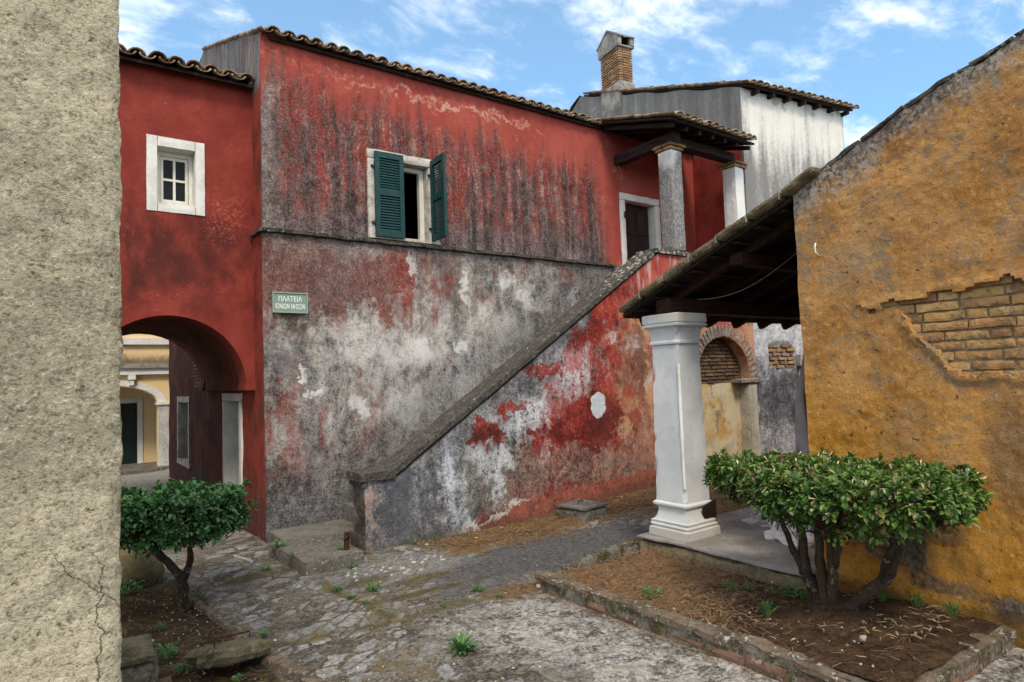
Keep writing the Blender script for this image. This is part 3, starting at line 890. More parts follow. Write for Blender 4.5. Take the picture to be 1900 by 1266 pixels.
def m_planter_soil(g):
    P = g.pos(); x, y, z = g.xyz()
    pa = g.noise(g.warp(P, .1, 3), 2.6, 6, .66); pb = g.noise(P, 8, 6, .72); gr = g.noise(P, 52, 5, .76)
    soil = g.mix(g.ss(pb * .5 + gr * .5, .36, .62), (.018, .011, .007), (.095, .056, .031))
    ned = g.mix(g.ss(gr * .6 + pb * .4, .38, .62), (.10, .05, .022), (.32, .175, .08))
    c = g.mix(g.ss(y + (pa - .5) * 1.0 - (x - 3.4) * .5, 2.3, 3.1), soil, ned)
    c = g.mix(g.ss(gr, .67, .73) * .5, c, (.36, .31, .24))
    return dict(c=c, r=.95, h=gr * .6 + pb * .6, hd=.03, hs=.9, s=.12)


def m_leaf(cols, tr=.25, rough=.34):
    def fn(g):
        i = g.island()
        n = len(cols)
        c = g.ramp(i, [(k / (n - 1), q) for k, q in enumerate(cols)])
        return dict(c=c, r=rough, s=.5, tr=tr)
    return fn


def m_paint_col(g):
    P = g.pos(); x, y, z = g.xyz()
    pa = g.noise(g.warp(P, .06, 4), 3.2, 5, .62); gr = g.noise(P, 55, 4, .72); st = g.noise(g.st(1, 1, .12), 11, 4)
    c = g.mix(g.ss(pa, .36, .64), (.47, .49, .50), (.56, .575, .58))
    c = g.mix(g.ss(gr + (st - .5) * .5, .62, .74) * .4, c, (.42, .42, .40))
    c = g.mix(g.ss(z + (pa - .5) * .25, .34, .22) * .7, c, (.44, .41, .35))
    c = g.mix(g.blob(z, y, 2.06, 3.55, .04, .16, gr, 1.2, .4) * .85, c, (.60, .55, .47))
    c = g.mix(g.ss(g.noise(g.vm('ADD', P, (4, 4, 4)), 9, 6, .75) + (st - .5) * .4, .60, .70) * .55, c, (.36, .345, .31))
    c = g.mix(g.ss(gr, .70, .76) * .7, c, (.20, .19, .17))
    c = g.mix(g.ss(z, .47, .40) * g.ss(pa + (gr - .5) * .3, .5, .6) * .5, c, (.46, .40, .32))
    return dict(c=c, r=.75, h=gr * .4 + pa * .8, hd=.008, hs=.6, s=.25)


def m_post(g):
    P = g.pos(); x, y, z = g.xyz()
    pa = g.noise(g.warp(P, .06, 4), 4, 6, .68); gr = g.noise(P, 42, 5, .78); gr2 = g.noise(P, 20, 4, .74)
    dirt = g.ramp(gr * .6 + gr2 * .4, [(.35, (.04, .038, .04)), (.48, (.13, .125, .125)), (.58, (.27, .26, .25)), (.68, (.56, .50, .46))])
    m = g.ss(z + (pa - .5) * .55 - g.ss(x, 7.1, 7.25) * .25, 4.66, 4.36)
    m = m * g.mx(g.ss(x, 8.0, 7.9), g.ss(x + (pa - .5) * .05, 8.735, 8.765))
    c = g.mix(m * .93, (.66, .66, .64), dirt)
    return dict(c=c, r=.9, h=gr * .5 + gr2 * .5, hd=.012, hs=.7, s=.15)


def m_far_yellow(g):
    P = g.pos(); x, y, z = g.xyz()
    pa = g.noise(P, 1.6, 5, .62); gr = g.noise(P, 14, 5, .72)
    c = g.mix(g.ss(pa, .36, .64), (.74, .54, .28), (.80, .62, .36))
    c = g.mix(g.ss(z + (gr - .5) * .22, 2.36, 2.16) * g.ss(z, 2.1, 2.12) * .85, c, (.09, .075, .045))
    c = g.mix(g.ss(gr + pa * .3, .66, .8) * .35, c, (.52, .40, .24))
    return dict(c=c, r=.9, s=.15)


M = {}
for nm, fn in dict(
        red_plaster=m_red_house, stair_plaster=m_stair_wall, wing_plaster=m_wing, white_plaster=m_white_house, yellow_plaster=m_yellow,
        beige_plaster=m_beige, coping=m_coping, tile=m_tile, brick=m_brick, dark_brick=lambda g: m_brick(g, .5), ochre_brick=lambda g: m_brick(g, 1.0, [(.26, .135, .06), (.38, .235, .09), (.32, .17, .07), (.42, .275, .115), (.19, .085, .05), (.36, .225, .09)]),
        orange_brick=lambda g: m_brick(g, 1.0, [(.24, .115, .06), (.35, .225, .12), (.28, .14, .072), (.37, .265, .165), (.20, .10, .062), (.33, .19, .10)]), ground=m_ground,
        planter_soil=m_planter_soil, column_paint=m_paint_col, post_plaster=m_post, far_yellow=m_far_yellow,
        string=simple((.085, .076, .064), (.014, .012, .009), 5, 40, .95, .93, .02, ((.34, .32, .28), .5)),
        concrete=simple((.15, .14, .122), (.045, .038, .028), 3.5, 45, .8, .9, .014, ((.42, .40, .37), .5)),
        platform_top=simple((.25, .245, .235), (.135, .105, .068), 2.6, 45, .9, .88, .01),
        mossy=simple((.19, .18, .155), (.055, .042, .012), 5, 40, .95, .95, .03, ((.36, .35, .32), .4), lo=.40, hi=.58),
        moss_slab=simple((.13, .112, .070), (.036, .028, .008), 4, 40, .95, .95, .03, ((.27, .26, .23), .45), lo=.40, hi=.58),
        verge_moss=simple((.165, .125, .078), (.050, .038, .018), 7, 42, .95, .95, .02, ((.30, .27, .22), .5)),
        edging=simple((.155, .118, .084), (.052, .043, .026), 6, 40, .95, .95, .03, ((.40, .38, .34), .85)),
        edge_brick=simple((.185, .105, .072), (.050, .040, .024), 8, 42, .85, .95, .025, ((.40, .36, .31), .6)),
        platform_side=simple((.20, .165, .10), (.07, .058, .036), 5, 40, .9, .95, .03, ((.30, .22, .10), .5)),
        white_frame=simple((.66, .65, .62), (.46, .44, .40), 4, 40, .7, .75, .004),
        stone_frame=simple((.50, .47, .42), (.17, .155, .135), 7, 45, .8, .9, .012, ((.60, .58, .54), .5)),
        white_wood=simple((.68, .66, .58), (.52, .49, .41), 5, 40, .6, .55, .002),
        far_white=simple((.72, .71, .68), (.48, .46, .42), 4, 30, .6, .85, .004),
        far_pillar=simple((.62, .61, .58), (.27, .26, .24), 2.5, 30, .8, .85, .006, stz=.4),
        grey_mould=simple((.30, .285, .265), (.10, .09, .075), 5, 30, .8, .9, .006),
        shutter=simple((.004, .043, .043), (.003, .024, .025), 8, 60, .85, .5, .003, ((.03, .10, .09), .5), s=.3),
        dark_green=simple((.008, .022, .018), (.005, .012, .010), 6, 60, .7, .5, .002, s=.4),
        pale_green=simple((.16, .30, .22), (.08, .17, .125), 5, 60, .7, .6, .002),
        door_wood=m_wood((.045, .022, .017), (.014, .008, .007), 2), dark_wood=m_wood((.030, .018, .014), (.009, .006, .005), 0),
        beam_wood=m_wood((.042, .027, .024), (.012, .008, .008), 1), portico_wood=m_wood((.050, .019, .012), (.010, .005, .004), 0),
        ochre_board=m_wood((.52, .36, .15), (.36, .23, .09), 2),
        ochre_niche=lambda g: (lambda P, pa, pb, gr: dict(c=g.mix(g.ss(pb + (gr - .5) * .3, .52, .62) * .8, g.mix(g.ss(pa, .36, .6), (.42, .26, .085), (.50, .42, .28)), g.mix(g.ss(pa, .4, .6), (.13, .11, .075), (.36, .33, .27))), r=.92, h=gr + pa, hd=.012, hs=.6, s=.15))(g.pos(), g.noise(g.warp(g.pos(), .15, 3), 2.6, 5, .65), g.noise(g.warp(g.pos(), .2, 3), 3.4, 5, .66, .6), g.noise(g.pos(), 45, 5, .74)),
        jamb=simple((.42, .38, .29), (.20, .185, .15), 4, 45, .8, .92, .012, stz=.3),
        voussoir=simple((.24, .20, .17), (.075, .06, .05), 9, 42, .9, .94, .03, ((.46, .43, .38), .85)),
        rust=simple((.065, .028, .018), (.022, .012, .009), 14, 60, .8, .9, .006),
        black_iron=simple((.03, .028, .027), (.015, .014, .013), 10, 60, .5, .7, .002),
        dark_board=simple((.030, .014, .009), (.012, .007, .005), 4, 40, .6, .7, .004),
        sheet=lambda g: dict(c=g.mix(g.ss(g.noise(g.pos(), 5, 4), .35, .65), (.50, .46, .48), (.62, .58, .60)), r=.5, s=.35, tr=.3),
        sack=lambda g: dict(c=g.mix(g.ss(g.noise(g.pos(), 7, 4), .35, .65), (.60, .57, .59), (.72, .69, .70)), r=.5, s=.35, tr=.2),
        sign=simple((.19, .275, .205), (.15, .205, .165), 14, 60, .6, .4, .002, s=.4),
        sign_rim=simple((.26, .34, .29), (.25, .225, .12), 20, 60, .7, .4, .002, s=.4),
        lettering=simple((.74, .78, .75), (.60, .66, .62), 20, 60, .5, .45, .001, s=.4),
        cable=simple((.20, .19, .18), (.12, .115, .11), 10, 50, .5, .6, .001),
        pipe=simple((.30, .31, .345), (.2, .2, .2), 10, 50, .5, .5, .001),
        pebble=m_leaf([(.17, .16, .145), (.33, .32, .29), (.25, .235, .205), (.42, .41, .38)], 0, .8),
        rubble=m_leaf([(.16, .13, .10), (.34, .30, .26), (.52, .48, .42), (.24, .16, .12)], 0, .9),
        needle=m_leaf([(.085, .046, .021), (.19, .105, .050), (.30, .20, .11), (.13, .072, .031)], 0, .8),
        dry_leaf=m_leaf([(.20, .145, .08), (.36, .29, .18), (.15, .10, .055), (.26, .22, .15)], .15, .7),
        leaf=m_leaf([(.022, .062, .010), (.055, .138, .018), (.10, .21, .030), (.038, .098, .014), (.19, .32, .06), (.075, .170, .022), (.042, .110, .015), (.26, .24, .07), (.028, .075, .013)], .28, .46),
        leaf_dark=m_leaf([(.05, .15, .03), (.014, .052, .020), (.034, .115, .030), (.055, .160, .040), (.026, .088, .024), (.10, .235, .060), (.03, .10, .028), (.045, .13, .03)], .25, .44),
        cut_twig=m_leaf([(.52, .43, .27), (.36, .25, .13), (.62, .55, .38), (.46, .34, .2)], 0, .8),
        weed=m_leaf([(.05, .13, .035), (.08, .20, .05), (.12, .25, .07), (.06, .16, .045)], .3, .5),
        bark=simple((.052, .036, .025), (.014, .010, .007), 9, 40, .9, .95, .03, ((.22, .19, .15), .6), stz=.3),
        fruit=simple((.16, .26, .06), (.11, .2, .05), 8, 40, .5, .5, .001),
        mortar=simple((.22, .17, .11), (.09, .07, .045), 8, 45, .8, .95, .02),
        dark_mortar=simple((.075, .06, .048), (.03, .025, .02), 8, 45, .8, .95, .02),
        rock=simple((.15, .125, .07), (.04, .036, .018), 5, 38, .8, .95, .05),
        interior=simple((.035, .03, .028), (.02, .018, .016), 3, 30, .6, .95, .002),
        cement=simple((.30, .285, .265), (.085, .078, .068), 6, 40, .8, .93, .02),
        glass=lambda g: dict(c=(.010, .012, .013), r=.10, s=.12)).items():
    M[nm] = material(nm, fn)


# ------------------------------------------------------------------ roofs of barrel tiles
def tiles(mb, O, u, v, ncol, pitch, nrow, L, seed=0, lift=.0):
    rng = random.Random(seed)
    O, u, v = (np.array(q, float) for q in (O, u, v))
    u /= np.linalg.norm(u); v /= np.linalg.norm(v)
    n = np.cross(u, v)
    if n[2] < 0: n = -n
    K = 6
    def shell(base, dirv, r0, r1, up, th, sq):
        vs, fs = [], []
        for e, r in ((0, r0), (1, r1)):
            for t in (0, th):
                for k in range(K + 1):
                    a = math.pi * k / K
                    q = base + dirv * e + u * (math.cos(a) * (r - t)) + n * (up * math.sin(a) * (r - t) * sq)
                    vs.append(q)
        w = K + 1
        for k in range(K):
            fs.append((k, k + 1, 2 * w + k + 1, 2 * w + k))
            fs.append((w + k, 3 * w + k, 3 * w + k + 1, w + k + 1))
            fs.append((k, w + k, w + k + 1, k + 1))
        fs.append((0, 2 * w, 3 * w, w)); fs.append((K, w + K, 3 * w + K, 2 * w + K))
        mb.add(vs, fs)
    for j in range(nrow):
        for i in range(ncol):
            jit = rng.uniform(-.018, .018) if j == 0 else rng.uniform(-.01, .01)
            b = O + u * ((i + .5) * pitch) + v * (j * L * .86 + jit) + n * (.035 + lift)
            d = v * L + u * rng.uniform(-.02, .02) - n * .012
            shell(b + n * rng.uniform(-.006, .008) + u * rng.uniform(-.008, .008), d, pitch * .47, pitch * .38, 1, .016, .82)
            b2 = O + u * (i * pitch) + v * (j * L * .86 - .02 + rng.uniform(-.012, .012)) + n * (.055 + lift)
            d2 = v * L + u * rng.uniform(-.015, .015) - n * .012
            shell(b2, d2, pitch * .44, pitch * .38, -1, .016, .62)


# ------------------------------------------------------------------ ground
def ground():
    xs = np.concatenate([[-60, -20, -6], np.arange(-1.5, 9.6, .06), [12, 25, 60]])
    ys = np.concatenate([[-60, -20, -4], np.arange(.4, 9.0, .06), np.arange(9, 17, .5), [20, 35, 70]])
    Xg, Yg = np.meshgrid(xs, ys, indexing='ij')
    fl = np.stack([Xg.ravel(), Yg.ravel(), 0 * Xg.ravel()], 1)
    near = sstep(fl[:, 0], -2, -1) * (1 - sstep(fl[:, 0], 9, 9.6)) * (1 - sstep(fl[:, 1], 8.4, 9))
    z = gz(fl[:, 0], fl[:, 1]) + near * (.014 * fbm(fl, 1.6, 4, .55, 3) + .012 * fbm(fl, 9, 2, .5, 5))
    bed = (1 - sstep(fl[:, 0], .93, 1.0)) * (1 - sstep(fl[:, 1], 6.1, 6.5)) * near
    z = z + bed * (-.03 + .05 * fbm(fl, 4, 3, .5, 9))
    fl[:, 2] = z
    nx, ny = len(xs), len(ys)
    mb = MB()
    fs = [(i * ny + j, (i + 1) * ny + j, (i + 1) * ny + j + 1, i * ny + j + 1) for i in range(nx - 1) for j in range(ny - 1)]
    mb.add(fl, fs)
    kind(build('ground', mb, M['ground'], smooth=True), 'structure')


ground()

# planter soil sheet
mb = MB()
xs, ys = np.arange(3.02, 4.40, .04), np.arange(1.36, 3.86, .04)
Xg, Yg = np.meshgrid(xs, ys, indexing='ij')
fl = np.stack([Xg.ravel(), Yg.ravel(), 0 * Xg.ravel()], 1)
fl[:, 2] = .075 + .035 * sstep(fl[:, 1], 2.9, 2.2) + .05 * fbm(fl, 2.2, 4, .55, 2) + .02 * fbm(fl, 12, 2, .5, 4) + .09 * np.exp(-((fl[:, 0] - 3.78) ** 2 + (fl[:, 1] - 2.07) ** 2) / .05) + .06 * sstep(fl[:, 1], 2.4, 1.5)
nx, ny = len(xs), len(ys)
mb.add(fl, [(i * ny + j, (i + 1) * ny + j, (i + 1) * ny + j + 1, i * ny + j + 1) for i in range(nx - 1) for j in range(ny - 1)])
kind(build('planter_soil', mb, M['planter_soil'], smooth=True), 'structure')
soil_z = lambda x, y: .085 + .035 * float(sstep(y, 2.9, 2.2)) + .06 * float(sstep(y, 2.4, 1.5))

# foot slab of the stairs and its pebbles
mb = MB()
def slab_shape(P):
    q = P.copy()
    q[:, 0] += (P[:, 1] - 5.45) * -.07 * (1 - sstep(P[:, 0], 1.7, 2.2))
    return q
mb.rbox(1.745, 2.27, 5.45, 6.36, -.1, .115, .05, .005, 6, 4, rnd=.007, shape=slab_shape)
mb.rbox(1.83, 2.275, 6.355, 6.90, -.1, .113, .05, .004, 6, 6, rnd=.003)
mb.rbox(2.262, 2.66, 6.09, 6.90, -.1, .111, .05, .003, 6, 4, rnd=.003)
kind(build('slab', mb, M['concrete']), 'structure')
rng = random.Random(5)
mb = MB()
for r in range(9):
    for q in range(10):
        px = 1.95 + q * .11 + (r % 2) * .05 + rng.uniform(-.03, .03)
        py = 4.86 + r * .075 + (px - 2.3) * .12 + rng.uniform(-.02, .02)
        if ((px - 2.42) / .52) ** 2 + ((py - 5.17) / .25) ** 2 > 1 or rng.random() < .38: continue
        a = rng.uniform(-.5, .5); l, w = rng.uniform(.017, .030), rng.uniform(.009, .014)
        zc = float(gz(px, py)) + .001
        vs, fs = [], []
        for k in range(10):
            an = 2 * math.pi * k / 10
            ex, ey = math.cos(an) * l, math.sin(an) * w
            vs.append((px + ex * math.cos(a) - ey * math.sin(a), py + ex * math.sin(a) + ey * math.cos(a), zc - .01))
        for k in range(10):
            x0, y0, _ = vs[k]
            vs.append((px + (x0 - px) * .7, py + (y0 - py) * .7, zc + .009))
        vs.append((px, py, zc + .012))
        for k in range(10):
            fs += [(k, (k + 1) % 10, 10 + (k + 1) % 10, 10 + k), (10 + k, 10 + (k + 1) % 10, 20)]
        mb.add(vs, fs)
kind(build('pebble_paving', mb, M['pebble'], smooth=True), 'structure')

# ------------------------------------------------------------------ the red house
WY = 6.92
house = thing('red_house', 'long two storey house of peeling red plaster with green shutters above the stairs', 'house', (5.4, 6.92, 0))
mb = MB()
plaster(mb, (0, WY, 0), X_, Z_, (0, -1, 0), (1.82, 9.3), (-.15, 5.36), .055, [(3.10, 3.82, 3.285, 4.24), (7.24, 7.96, 3.02, 4.31)], .28, .010, 2.2, seed=1)
gab = lambda q: 5.40 + np.clip((q - 6.92) / 3.12, 0, 1) * 1.17 - np.clip((q - 10.04) / .1, 0, 1) * .05 - np.clip((q - 10.14) / 3.3, 0, 1) * 1.2 + .02 * np.sin(q * 5) + .012 * np.sin(q * 13)
plaster(mb, (1.82, 0, 0), Y_, Z_, (-1, 0, 0), (6.92, 13.45), (-.2, 5.40), .075, [(7.96, 8.76, -.3, 1.44), (11.24, 12.22, .40, 1.38)], .28, .009, 2.2, top=gab, topz=4.6, seed=2)
mb.quad((1.84, 13.44, -.2), (9.3, 13.44, -.2), (9.3, 13.44, 5.3), (1.84, 13.44, 5.3))
mb.quad((9.29, 6.95, -.2), (9.29, 13.44, -.2), (9.29, 13.44, 5.3), (9.29, 6.95, 5.3))
mb.quad((9.29, 6.95, 5.3), (9.29, 13.44, 5.3), (9.29, 10.1, 6.5), (9.29, 10.0, 6.5))
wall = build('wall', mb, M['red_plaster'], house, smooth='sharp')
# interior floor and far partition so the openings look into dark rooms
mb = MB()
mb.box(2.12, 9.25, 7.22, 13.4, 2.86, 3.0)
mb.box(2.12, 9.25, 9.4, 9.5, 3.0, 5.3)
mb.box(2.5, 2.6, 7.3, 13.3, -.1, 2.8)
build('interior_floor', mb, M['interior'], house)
# string course, returning round the corner to the archway wing
mb = MB()
mb.rbox(1.765, 6.98, WY - .06, WY + .03, 3.205, 3.262, .05, .008, 9, 3, rnd=.01)
mb.rbox(1.765, 1.85, WY + .032, 7.28, 3.205, 3.262, .05, .006, 9, 5, rnd=.01)
build('string_course', mb, M['string'], house)
# roof
slope = np.array((0, 3.12, 1.17)); slope /= np.linalg.norm(slope)
mb = MB()
tiles(mb, (1.86, WY - .09, 5.335), X_, slope, 31, .1575, 11, .36, 7)
tiles(mb, (1.86 + 31 * .1575, WY - .09, 5.335), X_, slope, 17, .1575, 11, .36, 8)
bs = np.array((0, -3.3, 1.17)); bs /= np.linalg.norm(bs)
tiles(mb, (9.3, 13.5, 5.32), (-1, 0, 0), bs, 46, .1575, 11, .37, 9)
roof = build('roof', mb, M['tile'], house, smooth=True)
mb = MB()
for (y0, z0, y1, z1) in ((WY - .05, 5.34, 10.05, 6.50), (10.05, 6.50, 13.5, 5.30)):
    mb.add([(1.9, y0, z0), (9.28, y0, z0), (9.28, y1, z1), (1.9, y1, z1), (1.9, y0, z0 - .035), (9.28, y0, z0 - .035), (9.28, y1, z1 - .035), (1.9, y1, z1 - .035)],
           [(0, 1, 2, 3), (7, 6, 5, 4), (0, 4, 5, 1), (3, 2, 6, 7), (0, 3, 7, 4), (1, 5, 6, 2)])
build('roof_deck', mb, M['dark_wood'], roof)

# shuttered window
def louvre_shutter(mb, w, h, th=.035):
    """shutter in local x (0..w), z (0..h), y front = -th/2"""
    sw, rw = .055, .07
    mb.box(0, sw, -th / 2, th / 2, 0, h); mb.box(w - sw, w, -th / 2, th / 2, 0, h)
    mid = h * .52
    for z0, z1 in ((0, rw), (mid - .035, mid + .035), (h - rw, h)): mb.box(sw, w - sw, -th / 2 + .001, th / 2 - .001, z0, z1)
    for z0, z1 in ((rw, mid - .035), (mid + .035, h - rw)):
        n = int((z1 - z0) / .031)
        for k in range(n):
            zc = z0 + (k + .5) * (z1 - z0) / n
            mb.obox((w / 2, 0, zc), (w / 2 - sw - .001, 0, 0), (0, .0095, .0165), (0, -.003, .0018))


def placed(mbl, loc, ang):
    c, s_ = math.cos(ang), math.sin(ang)
    o = MB(); o.f = mbl.f
    o.v = [(loc[0] + c * v[0] - s_ * v[1], loc[1] + s_ * v[0] + c * v[1], loc[2] + v[2]) for v in mbl.v]
    return o


win = MB()
for x0, x1, z0, z1 in ((3.0, 3.115, 3.275, 4.225), (3.80, 3.945, 3.275, 4.225), (3.0, 3.945, 4.225, 4.335)):
    win.rbox(x0, x1, WY - .022, WY + .20, z0, z1, .04, .005, 9, 11, rnd=.006)
win.rbox(3.0, 3.945, WY - .04, WY + .2, 3.262, 3.298, .04, .003, 9, 12, rnd=.004)
wf = build('window', win, M['stone_frame'], house)
mb = MB()
for x0, x1, z0, z1 in ((3.12, 3.165, 3.30, 4.22), (3.735, 3.795, 3.30, 4.22), (3.165, 3.735, 4.17, 4.22), (3.165, 3.735, 3.30, 3.335)):
    mb.box(x0, x1, WY + .10, WY + .16, z0, z1)
build('casement_frame', mb, M['white_wood'], wf)
for x0, ang, mirror in ((3.075, -.03, 1), (3.825, math.radians(-93), 1)):
    t = MB(); louvre_shutter(t, .362, 1.005)
    sh = build('shutter', placed(t, (x0, WY - .055, 3.288), ang), M['shutter'], house)
    hb = MB()
    for zz in (3.45, 4.12):
        hb.cut()
        hb.tube([(x0, WY - .05, zz - .03), (x0, WY - .05, zz + .03)], .010, 6)
        hb.box(x0 - .035, x0 - .002, WY - .045, WY - .02, zz - .012, zz + .012)
    build('hinge', hb, M['dark_green'], sh)

# upper door on the landing
dr = MB()
for x0, x1, z0, z1 in ((7.15, 7.262, 3.02, 4.29), (7.94, 8.06, 3.02, 4.29), (7.15, 8.06, 4.29, 4.40)):
    dr.rbox(x0, x1, WY - .02, WY + .15, z0, z1, .05, .003, 9, 14, rnd=.005)
df = build('door_frame', dr, M['white_frame'], house)
mb = MB()
for k in range(5):
    mb.box(7.266 + k * .1345, 7.266 + (k + 1) * .1345 - .008, WY + .13, WY + .16, 3.0, 4.29)
for k in range(2):
    mb.box(7.33 + k * .31, 7.58 + k * .31, WY + .115, WY + .128, 3.25, 3.7); mb.box(7.33 + k * .31, 7.58 + k * .31, WY + .115, WY + .128, 3.8, 4.2)
build('door', mb, M['door_wood'], house)
mb = MB()
for zz in (3.25, 4.05): mb.cut().box(7.225, 7.245, WY - .035, WY - .018, zz - .05, zz + .05)
build('hinge', mb, M['rust'], df)

# passage door and passage window (in the side wall)
mb = MB()
for y0, y1, z0, z1 in ((7.87, 7.985, -.1, 1.42), (8.735, 8.85, -.1, 1.42), (7.87, 8.85, 1.42, 1.52)):
    mb.rbox(1.795, 2.32, y0, y1, z0, z1, .06, .003, 9, 15, rnd=.005)
pf = build('door_frame', mb, M['white_frame'], house)
mb = MB(); mb.box(2.24, 2.28, 7.99, 8.73, -.1, 1.42); mb.box(2.22, 2.24, 8.06, 8.30, .2, .65); mb.box(2.22, 2.24, 8.40, 8.66, .2, .65); mb.box(2.22, 2.24, 8.06, 8.30, .75, 1.32); mb.box(2.22, 2.24, 8.40, 8.66, .75, 1.32)
build('door', mb, M['pale_green'], house)
mb = MB()
for y0, y1, z0, z1 in ((11.16, 11.27, .42, 1.36), (12.19, 12.30, .42, 1.36), (11.16, 12.30, 1.36, 1.46), (11.12, 12.34, .33, .42)):
    mb.rbox(1.78, 2.02, y0, y1, z0, z1, .06, .003, 9, 16, rnd=.005)
pw = build('window', mb, M['grey_mould'], house)
mb = MB(); mb.box(2.0, 2.03, 11.27, 12.19, .42, 1.36)
build('board', mb, M['grey_mould'], pw)
# exposed bricks on the passage wall
mb = MB(); rng = random.Random(3)
for r in range(10):
    for q in range(4):
        if r < 3 and q == 3 or r > 7 and q == 0 or r == 9 and q < 2: continue
        y0 = 9.95 + q * .27 + (r % 2) * .12 - r * .02
        mb.rbox(1.797, 1.83, y0, y0 + .25, 1.60 + r * .052, 1.60 + r * .052 + .042, .05, .006, 9, r, rnd=.008)
build('exposed_brick', mb, M['dark_brick'], house)

# ------------------------------------------------------------------ archway wing
WG = 7.30
wing = thing('archway_wing', 'low red wing with a vaulted archway and a small white framed window', 'house', (.6, 7.3, 0))
mb = MB()
plaster(mb, (0, WG, 0), X_, Z_, (0, -1, 0), (-2.2, 1.835), (-.2, 4.90), .05, [('arch', .99, 1.60, .742, .742, -.3), (1.70, 1.9, -.3, 1.56), (.88, 1.25, 3.48, 4.09)], .3, .008, 2.0, seed=6)
# barrel vault, back wall, left side
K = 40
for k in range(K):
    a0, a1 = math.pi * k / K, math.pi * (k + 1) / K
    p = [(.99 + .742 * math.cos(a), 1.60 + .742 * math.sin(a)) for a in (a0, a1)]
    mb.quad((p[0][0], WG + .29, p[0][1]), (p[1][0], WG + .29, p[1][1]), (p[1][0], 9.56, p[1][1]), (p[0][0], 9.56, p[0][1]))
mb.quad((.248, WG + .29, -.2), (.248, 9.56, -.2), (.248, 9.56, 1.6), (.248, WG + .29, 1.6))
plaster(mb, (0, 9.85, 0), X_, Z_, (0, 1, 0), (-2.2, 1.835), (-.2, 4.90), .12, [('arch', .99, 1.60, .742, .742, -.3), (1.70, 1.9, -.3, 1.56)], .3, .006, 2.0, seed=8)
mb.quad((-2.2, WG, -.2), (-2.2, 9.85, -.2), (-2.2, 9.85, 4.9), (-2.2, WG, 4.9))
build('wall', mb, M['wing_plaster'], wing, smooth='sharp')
mb = MB(); mb.rbox(1.715, 1.835, WG - .012, 9.87, 1.545, 1.63, .06, .004, 8, 9, rnd=.006)
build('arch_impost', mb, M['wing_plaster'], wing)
wsl = np.array((0, 1.3, .46)); wsl /= np.linalg.norm(wsl)
mb = MB()
tiles(mb, (-2.3, WG - .16, 4.89), X_, wsl, 24, .1715, 5, .34, 21)
wb = np.array((0, -1.3, .46)); wb /= np.linalg.norm(wb)
tiles(mb, (1.82, 9.95, 4.88), (-1, 0, 0), wb, 24, .1715, 5, .34, 22)
wr = build('roof', mb, M['tile'], wing, smooth=True)
mb = MB()
for (y0, z0, y1, z1) in ((WG - .13, 4.885, 8.6, 5.36), (8.6, 5.36, 9.95, 4.88)):
    mb.add([(-2.3, y0, z0), (1.8, y0, z0), (1.8, y1, z1), (-2.3, y1, z1), (-2.3, y0, z0 - .03), (1.8, y0, z0 - .03), (1.8, y1, z1 - .03), (-2.3, y1, z1 - .03)],
           [(0, 1, 2, 3), (7, 6, 5, 4), (0, 4, 5, 1), (3, 2, 6, 7), (0, 3, 7, 4), (1, 5, 6, 2)])
build('roof_deck', mb, M['dark_wood'], wr)
mb = MB()
for x0, x1, z0, z1 in ((.79, .89, 3.40, 4.185), (1.24, 1.335, 3.40, 4.185), (.89, 1.24, 4.08, 4.185), (.89, 1.24, 3.40, 3.49)):
    mb.rbox(x0, x1, WG - .018, WG + .22, z0, z1, .05, .002, 9, 13, rnd=.003)
sw = build('window', mb, M['white_frame'], wing)
mb = MB()
yy = WG + .13
for x0, x1, z0, z1 in ((.892, .93, 3.492, 4.078), (1.20, 1.238, 3.492, 4.078), (.93, 1.20, 4.03, 4.078), (.93, 1.20, 3.492, 3.535)):
    mb.box(x0, x1, yy, yy + .05, z0, z1)
for x0, x1, z0, z1 in ((.935, .962, 3.54, 4.025), (1.168, 1.195, 3.54, 4.025), (.962, 1.168, 3.995, 4.025), (.962, 1.168, 3.54, 3.572), (1.053, 1.077, 3.572, 3.995), (.962, 1.053, 3.772, 3.795), (1.077, 1.168, 3.772, 3.795)):
    mb.box(x0, x1, yy + .012, yy + .045, z0, z1)
build('casement_frame', mb, M['white_wood'], sw)
mb = MB(); mb.box(.945, 1.185, yy + .03, yy + .034, 3.55, 4.015)
build('pane', mb, M['glass'], sw)

# ------------------------------------------------------------------ outside staircase
SY = 5.80
stair = thing('staircase', 'outside staircase with stepped flight behind a sloping peeling red and grey parapet', 'staircase', (5.5, 6.2, 0))
ptop = lambda q: np.clip(.655 + (q - 2.75) * .645, .66, 3.20)
mb = MB()
plaster(mb, (0, SY, 0), X_, Z_, (0, -1, 0), (2.42, 8.79), (-.15, 3.20), .055, [('arch', 8.02, 1.46, .62, .62, -.3)], .28, .012, 2.0, top=ptop, topz=-.05, seed=4)
# landing slab body and end
mb.box(6.86, 8.78, SY + .29, 6.9, -.1, 3.02)
build('parapet', mb, M['stair_plaster'], stair, smooth='sharp')
mb = MB()
n = 17
for k in range(n):
    x0 = 2.62 + k * .265
    mb.rbox(x0, 6.9 if k == n - 1 else x0 + .30, SY + .285, 6.905, max(-.1, -.05 + k * .172 - .25), .115 + (k + 1) * .170, .09, .004, 7, k, rnd=.008)
build('steps', mb, M['concrete'], stair)
